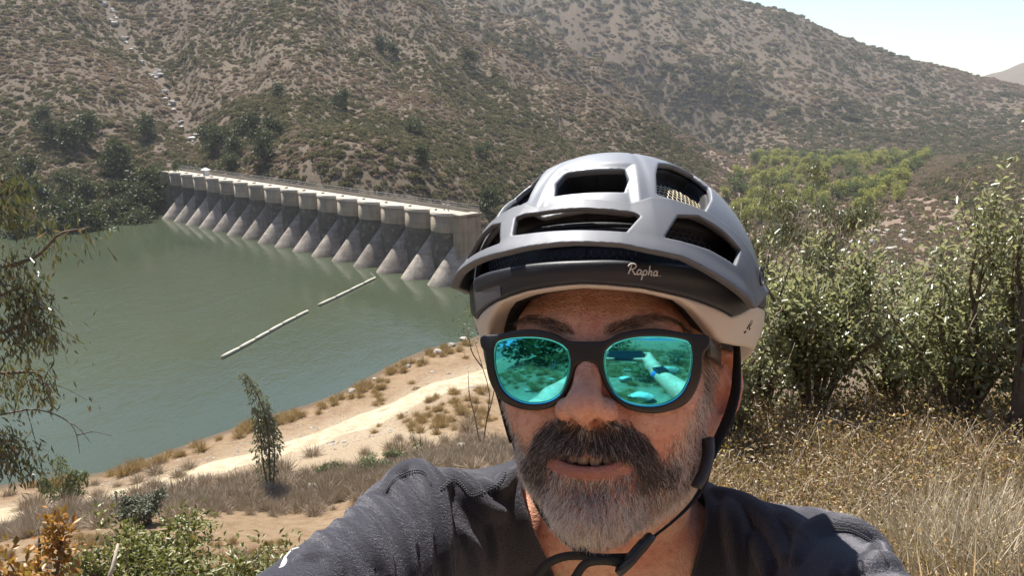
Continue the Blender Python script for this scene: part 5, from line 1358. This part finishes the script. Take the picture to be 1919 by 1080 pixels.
shirt = mesh_obj('shirt', V, Q, SHIRT, person)
shirt['label'] = 'charcoal grey jersey shirt with creased shoulders and an open collar'
# seams: pairs of stitched rows
STITCH = plain('seam_thread', (.085, .083, .09), .8, var=.4, scale=600)
SEAMS = [[(724, 918), (742, 896), (775, 882), (797, 886), (808, 905)], [(826, 915), (850, 898), (868, 910), (882, 926), (905, 920), (935, 905), (948, 885)],
         [(1462, 968), (1480, 985), (1505, 1000), (1518, 1012)], [(1560, 990), (1600, 995), (1640, 1020), (1662, 1050)]]
for sm_ in SEAMS:
    for off in (0, 4.5):
        mb = MB(); path = spline(np.array(sm_, float) + np.array([0, off]), 60)
        pts = march(path, f_shirt1)
        for i in range(0, len(pts) - 1, 2):
            if np.linalg.norm(pts[i] - pts[i + 1]) < .012:
                n_ = -pts[i] / np.linalg.norm(pts[i]); mb.tube([pts[i] + n_ * .0006, pts[i + 1] + n_ * .0006], .0006, 5)
        if mb.n: mb.build('seam_stitching', STITCH, shirt)
# small white print on the sleeve
PRINT = plain('white_print', (.75, .75, .76), .7)
for path in ([(528, 1062), (536, 1045), (548, 1032), (560, 1028)], [(548, 1028), (556, 1020), (566, 1012)], [(524, 1066), (532, 1062), (537, 1052), (534, 1046)]):
    pts = march(spline(np.array(path, float), 10), f_shirt1)
    if len(pts) > 3:
        mb = MB(); mb.tube(np.array(pts) * .9995, np.linspace(.0009, .0006, len(pts)), 6); mb.build('sleeve_print', PRINT, shirt)
# shorts and shoes
def f_shorts(W):
    d = f_legs(W) - .012
    d = smax(d, -(f_legs(W) - .002), .004)
    return np.maximum(np.maximum(d, -(W[:, 2] + 1.33)), W[:, 2] + .92)
V, Q = polygonise(f_shorts, (-.22, .55, -1.36), (.38, .96, -.88), .008, relax=1)
mesh_obj('shorts', V, Q, plain('dark_shorts', (.03, .03, .035), .9), person)
def f_shoe(W, s):
    an = np.array([HIP[0] + s * .115, .80, GROUND_Z + .09]); toe = an + np.array([s * .03, -.16, -.05])
    q = smin(cap(W, an + np.array([0, .03, -.045]), toe, .046, .040), cap(W, an + np.array([0, .01, -.05]), an, .044, .042), .03)
    return np.maximum(q, -(W[:, 2] - GROUND_Z - .002))
M_SHOE = plain('dark_shoe', (.035, .035, .04), .7)
for s in (-1, 1):
    V, Q = polygonise(lambda W, s=s: f_shoe(W, s), (-.16, .56, GROUND_Z - .01), (.32, .92, GROUND_Z + .16), .007, relax=1)
    mesh_obj('shoe', V, Q, M_SHOE, person)
# ------------------------------------------------------------------ helmet (thing) > shell, visor bridge, brow band, rim, core, honeycomb, straps
HC = np.array([0, .01, .06]); HR = np.array([.115, .145, .115]); RS = .122
def hang(P):
    q = (P - HC) / HR; rho = np.linalg.norm(q, axis=1) + 1e-9
    return np.degrees(np.arctan2(np.abs(q[:, 0]), -q[:, 1])), np.degrees(np.arcsin(np.clip(q[:, 2] / rho, -1, 1))), rho
def hsurf(th, ph, rho):
    th = np.radians(th); ph = np.radians(ph)
    return HC + HR * (np.stack([np.cos(ph) * np.sin(th), -np.cos(ph) * np.cos(th), np.sin(ph)], -1) * np.asarray(rho)[..., None])
K = math.pi / 180 * RS                           # metres per degree on the shell
V_TOP = [(-14, 26), (14, 26), (16, 33), (14.8, 40.5), (-14.8, 40.5), (-16, 33)]
V_REC = [(-19, 15), (19, 15), (18.5, 43), (-18.5, 43)]
V_SIDE = [(26.5, 25), (28.5, 37), (34, 48), (48, 53), (62, 50), (64, 41), (54, 30), (46, 21.5)]
V_FRONT = [(-21, 6.2), (14.2, 4.8), (18.6, 11.6), (16.8, 13.2), (0, 14.8), (-21, 15.4), (-24, 14.2)]
V_RF = [(25.0, 4.0), (31, 13.6), (39, 15.6), (48, 12.3), (55.5, 7), (49, -.2), (39, 2.6)]
V_B1 = [(84, 12), (82, 36), (104, 40), (112, 20), (104, 8)]
V_B2 = [(120, 2), (122, 30), (148, 32), (150, 6)]
V_B3 = [(-8, 62), (8, 62), (14, 76), (-14, 76)]
def pd(th, ph, poly): return poly2(th * np.cos(np.radians(np.clip(ph, -60, 60))), ph, np.array([(a * math.cos(math.radians(b)), b) for a, b in poly])) * K
RIMT = ([0, 19, 37, 50, 56, 60, 70, 90, 130, 180], [-9.2, -10.2, -12.2, -14.0, -15.2, -13.6, -8.5, -6, -8, -10])
RIMB = ([0, 20, 33, 38, 44, 51, 56, 66, 76, 90, 110, 140, 180], [-10.6, -11.6, -13.2, -15.5, -19.5, -23.6, -25.0, -24.6, -23.5, -22, -24, -30, -32])
VTOP = ([0, 16, 18.5, 23, 30, 45, 58, 66, 72, 80, 180], [19.6, 18.0, 19.0, 21.2, 21.6, 19.2, 14.3, 8.5, 2, -2, -2])
VBOT = ([0, 13, 20, 29, 34, 45, 57, 66, 74, 180], [.6, .0, -1.2, -2.2, -3.8, -7.6, -11.8, -8.0, -3.0, -2])

def f_shell(P):
    th, ph, rho = hang(P)
    out = 1.0 - .020 * sm(.003, -.005, pd(th, ph, V_REC))  - .004 * np.exp(-((th - 23) / 2.2) ** 2) * sm(20, 26, ph) * (1 - sm(60, 75, ph))
    d = smax((rho - out) * RS, (out - .040 - rho) * RS, .002)
    d = smax(d, (np.interp(th, *VTOP) - 2.4 - ph) * K, .002)
    rv = pd(th, ph, V_TOP); d = ssub(d, rv, .0012)
    for v in (V_SIDE, V_B1, V_B2): d = ssub(d, pd(th, ph, v), .0012)
    return d
def f_core(P):
    th, ph, rho = hang(P)
    out = .955 - .055 * sm(16, 12, ph) * (th < 75)
    d = smax((rho - out) * RS, (.80 - rho) * RS, .003)
    d = smax(d, (-7.5 - 7 * sm(30, 60, th) - ph) * K, .003)
    for v, dep in ((V_TOP, .80), (V_SIDE, .865), (V_B1, .86), (V_B2, .86)): d = ssub(d, smax(pd(th, ph, v) - .0004, (dep - rho) * RS, .002), .002)
    d = ssub(d, smax(pd(th, ph, [(-15, 6), (15, 6), (17, 13.5), (-17, 13.5)]), (.84 - rho) * RS, .003), .003)
    return d
VBOT_R = ([0, 13, 20, 29, 34, 45, 54, 62, 74, 180], [.6, .3, -.2, -.4, -.6, -1.8, -4.4, -3.0, -1.5, -2])
def vbot(th, x): return np.where(x >= 0, np.interp(th, *VBOT), np.interp(th, *VBOT_R))
def visor_rho(th, ph, x):
    drop = np.clip((np.interp(th, *VTOP) - ph) / np.maximum(np.interp(th, *VTOP) - vbot(th, x), 3), 0, 1.1)
    flare = .100 * (1 - sm(50, 70, th)) + .032
    return 1.022 + flare * drop ** 1.25
def f_visor(P):
    th, ph, rho = hang(P)
    r0 = visor_rho(th, ph, P[:, 0]); vb = vbot(th, P[:, 0])
    thick = .0022 + .0016 * sm(6, 0, ph - vb)
    d = np.abs(rho - r0) * RS - thick
    d = smax(d, (ph - np.interp(th, *VTOP)) * K, .0012)
    d = smax(d, (vb - ph) * K, .0014)
    d = smax(d, (th - 74) * K, .0015)
    d = ssub(d, pd(th * np.sign(P[:, 0]), ph, V_FRONT), .0009)
    d = ssub(d, pd(th, ph, V_RF), .0009)
    return d
def f_brow(P):
    th, ph, rho = hang(P)
    top = np.interp(th, [0, 30, 60, 75, 180], [-2.0, -1.6, 0, 6, 6]); bot = np.interp(th, *RIMT)
    d = smax((rho - 1.030 - .010 * sm(-9, -5, ph) * (1 - sm(40, 60, th))) * RS, (.88 - rho) * RS, .003)
    d = smax(d, (ph - top) * K, .004); d = smax(d, (bot - ph) * K, .0025)
    return smax(d, (th - 84) * K, .003)
def f_rim(P):
    th, ph, rho = hang(P)
    out = 1.020 - .055 * sm(56, 57.5, th) * 0 - .018 * sm(-16, -26, ph) * (th < 56) - .012 * (th >= 56) * sm(-8, -22, ph)
    d = smax((rho - out) * RS, (.885 - rho) * RS, .004)
    d = smax(d, (ph - np.interp(th, *RIMT)) * K, .0025)
    return smax(d, (np.interp(th, *RIMB) - ph) * K, .004)
def f_pad(P):
    th, ph, rho = hang(P)
    d = smax((rho - .885) * RS, (.775 - rho) * RS, .004)
    d = smax(d, (ph - 2) * K, .003)
    return smax(d, (np.interp(th, *RIMB) + .6 - ph) * K, .004)

def metal_paint(name, col, rough, flake=.25):
    t = NT(name)
    c = t.mix(t.noise(18, 4), tuple(x * .94 for x in col), tuple(x * 1.05 for x in col))
    c = t.mix(t.math('MULTIPLY', t.maprange(t.noise(2600, 2), .58, .75), flake), c, tuple(min(1, x * 1.7) for x in col))
    sc = t.maprange(t.noise(230, 6, .7), .66, .74)
    c = t.mix(t.math('MULTIPLY', sc, .25), c, (.55, .52, .48))
    t.set(Base_Color=c, Roughness=t.maprange(t.noise(45, 5), .3, .7, rough - .04, rough + .06), Metallic=.35, Specular_IOR_Level=.5)
    t.bump(t.noise(1800, 2), .12, .0003)
    return t.m
M_SHELL = metal_paint('silver_grey_shell', (.195, .203, .222), .50)
M_VISOR = metal_paint('grey_visor', (.130, .134, .148), .60, .12)
M_BROW = plain('navy_black_band', (.016, .018, .026), .5, var=.2, scale=30, bump=.2, bscale=1200, bdist=.0003)
M_RIM = plain('bone_white_rim', (.55, .49, .435), .42, var=.05, scale=25, bump=.1, bscale=900, bdist=.0003)
M_CORE = plain('black_foam', (.010, .011, .014), .7, var=.3, scale=60, bump=.3, bscale=500, bdist=.0006)
M_HEX = plain('honeycomb_straw', (.62, .52, .33), .35, var=.2, scale=150, Specular_IOR_Level=.7)
M_HEXD = plain('dark_honeycomb', (.035, .04, .055), .4, var=.2, scale=150)

helmet = empty('bike_helmet', tuple(HO))
tag(helmet, "silver grey mountain bike helmet with dark visor and bone white rim on the person's head", 'helmet')
bpy.context.view_layer.update()
def hpart(name, V, F, mat, parent=helmet, smooth=True):
    return mesh_obj(name, np.asarray(V) @ HM.T, F, mat, parent, smooth)
for nm, fn, mt, hh in (('shell', f_shell, M_SHELL, .0013), ('core', f_core, M_CORE, .0022), ('visor', f_visor, M_VISOR, .0012), ('brow_band', f_brow, M_BROW, .0015), ('rim', f_rim, M_RIM, .0015), ('padding', f_pad, M_CORE, .0025)):
    V, Q = polygonise(fn, (-.15 if nm == 'visor' else -.002 - 4 * hh, -.185, -.02), (.15, .17, .19), hh, relax=2, margin=2.0)
    if nm == 'visor':
        visor_o = hpart(nm, V, Q, mt); continue
    keep = (V[Q][:, :, 0] > -hh * .6).all(1); Q = Q[keep]
    V[:, 0] = np.where(np.abs(V[:, 0]) < hh * .6, 0, V[:, 0])
    us = np.unique(Q); rm = -np.ones(len(V), int); rm[us] = np.arange(len(us)); V = V[us]; Q = rm[Q]
    V, Q = mirror_x(V, Q)
    o = hpart(nm, V, Q, mt)
    if nm == 'rim': rim_o = o
    if nm == 'brow_band': brow_o = o
# honeycomb tubes: hexagon walls lying on the core
def honey(name, poly, rho, mat, cell=2.3, rad=.00042, signs=(1, -1)):
    P = np.array(poly); mb = MB(); lo_ = P.min(0); hi_ = P.max(0)
    for sg in signs:
        for j in range(int(lo_[1] / cell / 1.5) - 2, int(hi_[1] / cell / 1.5) + 3):
            for i in range(int(lo_[0] / cell / 1.73) - 2, int(hi_[0] / cell / 1.73) + 3):
                cx = cell * math.sqrt(3) * (i + .5 * (j % 2)); cy = cell * 1.5 * j
                for k in range(3):
                    a0 = math.radians(60 * k + 30); a1 = math.radians(60 * k + 90)
                    p = [(cx + cell * math.cos(a), cy + cell * math.sin(a)) for a in (a0, a1)]
                    m = np.array(p).mean(0)
                    if poly2(m[:1], m[1:], P)[0] < 0:
                        q = np.array([hsurf(a * sg, b, np.array(rho)) for a, b in p]); mb.tube(q, rad, 3, False)
    return hpart(name, np.concatenate(mb.V), mb.F, mat)
honey('honeycomb', [(27, 22), (31, 41), (40, 44), (60, 36), (48, 20)], .885, M_HEX, 1.5, .00036)
honey('honeycomb', [(-19, -3), (19, -3), (19, 3), (-19, 3)], .935, M_HEXD, 1.5, .00045, (1,))
honey('honeycomb', [(26, 2), (32, 13), (40, 14), (54, 6), (47, -2)], .94, M_HEXD, 1.5, .00045)
# bars behind the front vent and the glossy edge of the side opening
for ph_, r_ in ((12.2, .955), (9.6, .965)):
    V, F = tube(hsurf(np.linspace(-24, 24, 15), np.full(15, ph_), np.full(15, r_)), .0022, 6); hpart('vent_bar', V, F, M_CORE)
# grey end caps of the brow band
for s in (-1, 1):
    th = np.linspace(31, 52, 8) * s; rows = []
    for ph_ in np.linspace(0, 1, 5):
        top = -2.0; bot = np.interp(np.abs(th), *RIMT) + .5
        rows.append(hsurf(th, bot + (top - bot) * ph_, np.full(8, 1.0345)))
    V = np.array(rows).reshape(-1, 3); F = [(i * 8 + j, i * 8 + j + 1, i * 8 + 9 + j, i * 8 + 8 + j)[::s] for i in range(4) for j in range(7)]
    if s < 0: hpart('end_cap', V, F, plain('grey_cap', (.10, .10, .12), .45, var=.1, scale=60), brow_o if False else helmet)
# lettering on the brow band, drawn as strokes in a script hand
M_TEXT = plain('pale_lettering', (.62, .60, .58), .5, Metallic=.0) if False else plain('pale_lettering', (.62, .60, .58), .5)
def stroke_on(paths, th0, ph0, sc, rho, rad, name, parent, mat, slant=.25, s=1):
    for p in paths:
        p = np.array(p, float); q = spline(p, max(8, len(p) * 5)) if len(p) > 2 else p
        th = th0 + sc * (q[:, 0] + slant * q[:, 1]); ph = ph0 + sc * q[:, 1]
        V, F = tube(hsurf(th * s, ph, np.full(len(q), rho)), rad, 5); hpart(name, V, F, mat, parent)
LET = [
    [(.1, 0), (.25, .6), (.4, 1.25)], [(-.05, 1.0), (.2, 1.35), (.75, 1.4), (1.0, 1.1), (.75, .75), (.35, .65)], [(.5, .65), (.75, .3), (1.0, .0), (1.2, .1)],                    # R
    [(1.75, .6), (1.45, .65), (1.25, .3), (1.4, 0), (1.65, .15), (1.8, .6)], [(1.8, .6), (1.75, .1), (1.95, .05)],                                                             # a
    [(2.05, .55), (2.05, .1), (1.95, -.7)], [(2.08, .4), (2.3, .65), (2.55, .5), (2.5, .1), (2.25, 0), (2.1, .15)],                                                             # p
    [(2.85, 1.3), (2.85, .6), (2.8, 0)], [(2.83, .3), (3.05, .6), (3.22, .5), (3.18, .1), (3.35, .0)],                                                                           # h
    [(3.95, .6), (3.65, .65), (3.5, .3), (3.62, 0), (3.85, .15), (4.0, .6)], [(4.0, .6), (3.95, .1), (4.15, .05)],                                                             # a
    [(4.45, .02), (4.5, .05)],
]
stroke_on(LET, 15.0, -6.4, 2.28, 1.0405, .00048, 'lettering', brow_o, M_TEXT, .12)
# round emblem on the visor side, small dark mark on the rim
ca = np.linspace(0, 2 * np.pi, 19)
M_DARK = plain('dark_mark', (.02, .02, .022), .4)
for s in (-1, 1):
    V, F = tube(hsurf((68.5 + 1.7 * np.cos(ca)) * s, 1.5 + 3.2 * np.sin(ca), np.full(19, 1.066)), .0007, 5, False); hpart('visor_emblem', V, F, plain('emblem_ring', (.05, .05, .055), .35), visor_o)
    stroke_on([[(-.3, -.5), (0, .8), (.5, .9), (.4, .2), (-.1, .0)], [(-.6, -1.2), (-.3, -.9)], [(.2, .1), (.5, -.4), (.8, -.3)]], 69, -16.2, 2.4, 1.012, .0006, 'rim_mark', rim_o, M_DARK, s=s)
# inner retention band at the temples
mb = MB()
for s in (-1, 1):
    q = spline(np.array([hp(955, 545, -.085), hp(945, 575, -.07), hp(948, 600, -.06)]) * np.array([1 if s < 0 else -1, 1, 1]), 10)
    V, F = ribbon(q, .012, .002, (0, 1, .2)); hpart('fit_band', V, F, M_CORE)
# straps
def strap(name, pts, w, side, parent=helmet, mat=BLACK_STRAP, th=.0016, n=24):
    V, F = ribbon(spline(np.array(pts), n), w, th, side); return hpart(name, V, F, mat, parent)
rear = [hp(1381, 645, -.006), hp(1381, 690, -.008), hp(1377, 740, -.014), hp(1362, 790, -.022), hp(1342, 832, -.030), hp(1330, 862, -.036)]
strap('strap', rear, np.interp(np.linspace(0, 1, 24), [0, .3, .62, 1], [.006, .009, .012, .010]), (.75, -.6, .1))
front = [hp(1372, 640, -.02) * np.array([1, 1, 1]), hp(1345, 760, -.03), hp(1338, 830, -.034), hp(1328, 866, -.038)]
jaw = [hp(1330, 858, -.040), hp(1322, 900, -.045), hp(1300, 940, -.052), hp(1262, 978, -.060), hp(1222, 1010, -.066), hp(1190, 1040, -.068), hp(1165, 1070, -.066)]
strap('strap', jaw, .009, (.55, -.75, .35))
V, F = ribbon(spline(np.array([hp(1327, 822, -.038), hp(1328, 850, -.041), hp(1320, 885, -.046), hp(1305, 915, -.05)]), 10), .010, .004, (.75, -.6, .1)); hpart('strap_divider', V, F, plain('grey_plastic', (.05, .05, .055), .45), helmet)
under = [hp(1185, 1045, -.070), hp(1130, 1046, -.074), hp(1070, 1042, -.074), hp(1030, 1055, -.070), hp(1005, 1085, -.066), hp(1000, 1110, -.06)]
strap('strap', under, .0065, (0, -.5, 1))
loop = [hp(1180, 1062, -.076), hp(1140, 1052, -.080), hp(1100, 1056, -.080), hp(1080, 1080, -.078), hp(1065, 1110, -.074)]
strap('strap', loop, .0065, (0, -.5, 1))
strap('strap', [hp(915, 610, -.005), hp(912, 650, -.010), hp(922, 700, -.014), hp(938, 745, -.018), hp(950, 790, -.022), hp(962, 830, -.020)], .010, (-.35, -.9, .1))
strap('strap', [hp(962, 830, -.020), hp(985, 900, -.020), hp(1015, 960, -.03), hp(1060, 1010, -.045), hp(1110, 1044, -.066)], .012, (-.3, -.4, 1))
# buckle
bk = spline(np.array([hp(1222, 1005, -.074), hp(1205, 1025, -.077), hp(1185, 1048, -.078), hp(1160, 1072, -.076)]), 9)
V, F = ribbon(bk, [.011, .014, .015, .015, .012, .015, .016, .015, .012], .006, (.6, -.5, .45)); hpart('buckle', V, F, plain('black_buckle', (.018, .018, .02), .35), helmet)
V, F = ribbon(bk[2:7], [.007] * 5, .008, (.6, -.5, .45)); hpart('buckle_tongue', V, F, plain('black_buckle_tongue', (.03, .03, .033), .35), helmet)

# ------------------------------------------------------------------ sunglasses
glasses = empty('sunglasses', tuple(HO))
tag(glasses, "black framed sunglasses with turquoise mirrored lenses on the person's face", 'sunglasses')
def gpart(name, V, F, mat, parent=glasses, smooth=True): return mesh_obj(name, np.asarray(V) @ HM.T, F, mat, parent, smooth)
LENS = np.array([(.0125, .0000), (.0185, .0052), (.030, .0090), (.044, .0102), (.0590, .0094), (.0672, .0062), (.0688, -.005), (.0660, -.018), (.0600, -.0280), (.0500, -.0338), (.0385, -.0355), (.0265, -.0335), (.0180, -.0278), (.0130, -.0180), (.0112, -.0080)])
LENS = spline(np.vstack([LENS, LENS[:1]]), 61)[:-1]
OUT = np.array([(0, .0062), (.012, .0068), (.022, .0118), (.036, .0150), (.050, .0152), (.066, .0128), (.0790, .0118), (.0795, .0050), (.0755, -.0010), (.0745, -.012), (.0705, -.024), (.0630, -.0335), (.0510, -.0385), (.0385, -.0398), (.0260, -.0372), (.0165, -.0305), (.0105, -.0195), (.0072, -.0105), (.003, -.0078), (0, -.0074)])
OUT = spline(OUT, 90)
def gl_y(x, z): return -.1085 + x * x / (2 * .26) + (z + .012) ** 2 / (2 * .13) - .20 * (z + .005)
def f_frame(P):
    x = np.abs(P[:, 0]); z = P[:, 2]; y = P[:, 1] - gl_y(x, z)
    o = poly2(x, z, np.vstack([OUT, [(-.02, -.0074), (-.02, .0062)]])); i = poly2(x, z, LENS)
    d = smax(o, -i, .0012)
    return smax(d, np.abs(y) - .0024, .0016)
V, Q = polygonise(f_frame, (-.088, -.122, -.046), (.088, -.072, .022), .0009, relax=2)
M_FRAME = plain('matte_black_frame', (.014, .013, .013), .42, var=.2, scale=120, bump=.15, bscale=900, bdist=.0003)
gpart('frame', V, Q, M_FRAME)
for s in (-1, 1):
    q = spline(np.array([(.0775, -.0880, .0055), (.0805, -.066, .0055), (.0820, -.030, .0062), (.0815, .000, .0075), (.0790, .022, .0040), (.0770, .040, -.010)]) * np.array([s, 1, 1]), 22)
    V, F = ribbon(q, np.interp(np.linspace(0, 1, 22), [0, .25, 1], [.0135, .0115, .006]), .0034, (0, 0, 1)); gpart('temple_arm', V, F, M_FRAME)
    if s > 0:
        for a, b in (((.0760, -.0945, .0100), (.0795, -.0905, .0095)), ((.0735, -.0965, .0125), (.0755, -.095, .0120))): 
            V, F = tube([a, b], .0006, 5); gpart('worn_edge', V, F, plain('worn_metal', (.5, .42, .34), .35, .6))
def lens_material():
    t = NT('turquoise_mirror')
    lw = t.node('ShaderNodeLayerWeight'); lw.inputs['Blend'].default_value = .35
    z = t.node('ShaderNodeSeparateXYZ'); t.link(t.coord('Object'), z.inputs[0])
    c = t.ramp(lw.outputs['Facing'], [(0, (.10, .84, 1.0)), (.25, (.07, .74, 1.0)), (.55, (.03, .38, .75)), (1, (.04, .16, .5))])
    t.set(Base_Color=c, Metallic=1.0, Roughness=.035)
    return t.m
M_LENS = lens_material()
for s in (-1, 1):
    ctr = LENS.mean(0); rings = 14; V = []; F = []; n = len(LENS)
    for side in (0, 1):
        for k in range(rings + 1):
            p = ctr + (LENS - ctr) * (k / rings if k else 1e-4) * 1.015
            V.append(np.stack([p[:, 0] * s, gl_y(p[:, 0], p[:, 1]) - .0002 + .0016 * side, p[:, 1]], 1))
    V = np.concatenate(V)
    for side in (0, 1):
        b = side * (rings + 1) * n
        for k in range(rings):
            for j in range(n):
                f = (b + k * n + j, b + k * n + (j + 1) % n, b + (k + 1) * n + (j + 1) % n, b + (k + 1) * n + j)
                F.append(f[::-1] if (side == 0) == (s > 0) else f)
    a = rings * n; b = (2 * rings + 1) * n
    for j in range(n): F.append((a + j, a + (j + 1) % n, b + (j + 1) % n, b + j)[::s])
    gpart('lens', V, F, M_LENS)

# ------------------------------------------------------------------ the phone that takes the picture, watch and bracelet (seen in the lenses)
phone = empty('phone', (-.066, -.010, 0))
tag(phone, 'dark smartphone held in both hands, reflected in the mirrored lenses', 'phone')
def rbox(cx, cz, w, h, r, y0, y1):
    a = np.linspace(0, 2 * np.pi, 33)[:-1]; px = np.clip(np.cos(a) * 1e3, -1, 1) * (w / 2 - r) + np.cos(a) * r; pz = np.clip(np.sin(a) * 1e3, -1, 1) * (h / 2 - r) + np.sin(a) * r
    V = np.concatenate([np.stack([cx + px, np.full(32, y), cz + pz], 1) for y in (y0, y1)])
    return V, [tuple(range(32)), tuple(range(63, 31, -1))] + [(i, i + 32, (i + 1) % 32 + 32, (i + 1) % 32) for i in range(32)]
V, F = rbox(0, 0, .150, .074, .010, -.004, .0035); mesh_obj('body', V, F, plain('phone_body', (.02, .02, .022), .3), phone, False)
V, F = rbox(0, 0, .143, .067, .007, .0036, .0042); mesh_obj('screen', V, F, plain('phone_glass', (.01, .01, .012), .08, var=.0), phone, False)
def band(name, center, axis, R, w, th, mat, parent, n=28):
    axis = np.asarray(axis, float) / np.linalg.norm(axis); a = np.cross(axis, [0, 0, 1.0]); a /= np.linalg.norm(a); b = np.cross(axis, a)
    V = []; F = []
    for i in range(n):
        t = 2 * np.pi * i / n; dr = a * np.cos(t) + b * np.sin(t)
        for rr, ww in ((R, -w / 2), (R + th, -w / 2 * .9), (R + th, w / 2 * .9), (R, w / 2)): V.append(np.asarray(center) + dr * rr + axis * ww)
    for i in range(n):
        for j in range(4): F.append((i * 4 + j, i * 4 + (j + 1) % 4, ((i + 1) % n) * 4 + (j + 1) % 4, ((i + 1) % n) * 4 + j))
    return mesh_obj(name, V, F, mat, parent)
axl = (W_L - E_L) / np.linalg.norm(W_L - E_L)
watch = empty('wristwatch'); tag(watch, "blue banded wristwatch on the person's left wrist, reflected in the lens", 'watch')
wc = W_L - axl * .012
band('strap_band', wc, axl, .0262, .020, .003, plain('blue_band', (.03, .16, .5), .5), watch)
upv = np.cross(axl, [1, 0, 0]); upv /= np.linalg.norm(upv); upv = upv if upv[2] > 0 else -upv
sx = np.cross(upv, axl); Rw = np.stack([axl, sx, upv], 1)
mb = MB(); mb.box(wc + upv * .032, (.040, .036, .010), Rw); mb.build('case', plain('watch_case', (.04, .04, .045), .3), watch, False)
mb = MB(); mb.box(wc + upv * .0375, (.034, .030, .002), Rw); mb.build('screen', plain('watch_glass', (.01, .01, .012), .1), watch, False)
axr = (W_R - E_R) / np.linalg.norm(W_R - E_R)
br = empty('bracelet'); tag(br, "thin black cord bracelet on the person's right wrist, reflected in the lens", 'bracelet')
band('cord', W_R - axr * .004, axr, .0262, .006, .004, BLACK_STRAP, br); band('cord', W_R - axr * .013, axr + np.array([.08, 0, 0]), .0268, .005, .004, BLACK_STRAP, br)
# ================================================================== the hazy air
def build_haze():
    t = bpy.data.materials.new('pale_haze'); t.use_nodes = True; n = t.node_tree.nodes
    n.remove(n['Principled BSDF']); v = n.new('ShaderNodeVolumePrincipled'); v.inputs['Density'].default_value = HAZE
    v.inputs['Color'].default_value = (.90, .94, 1.0, 1); v.inputs['Anisotropy'].default_value = .25
    t.node_tree.links.new(v.outputs[0], n['Material Output'].inputs['Volume'])
    z0 = float(Z.min()) - 2; z1 = float(Z.max()) + 12; R0 = float(RR[-1]) + 20
    mb = MB(); mb.box((0, 0, (z0 + z1) / 2), (2 * R0, 2 * R0, z1 - z0))
    h = mb.build('haze', t, None, False); tag(h, 'thin bluish haze in the air over the valley', 'haze', kind='stuff')
HAZE = .00013
build_haze()
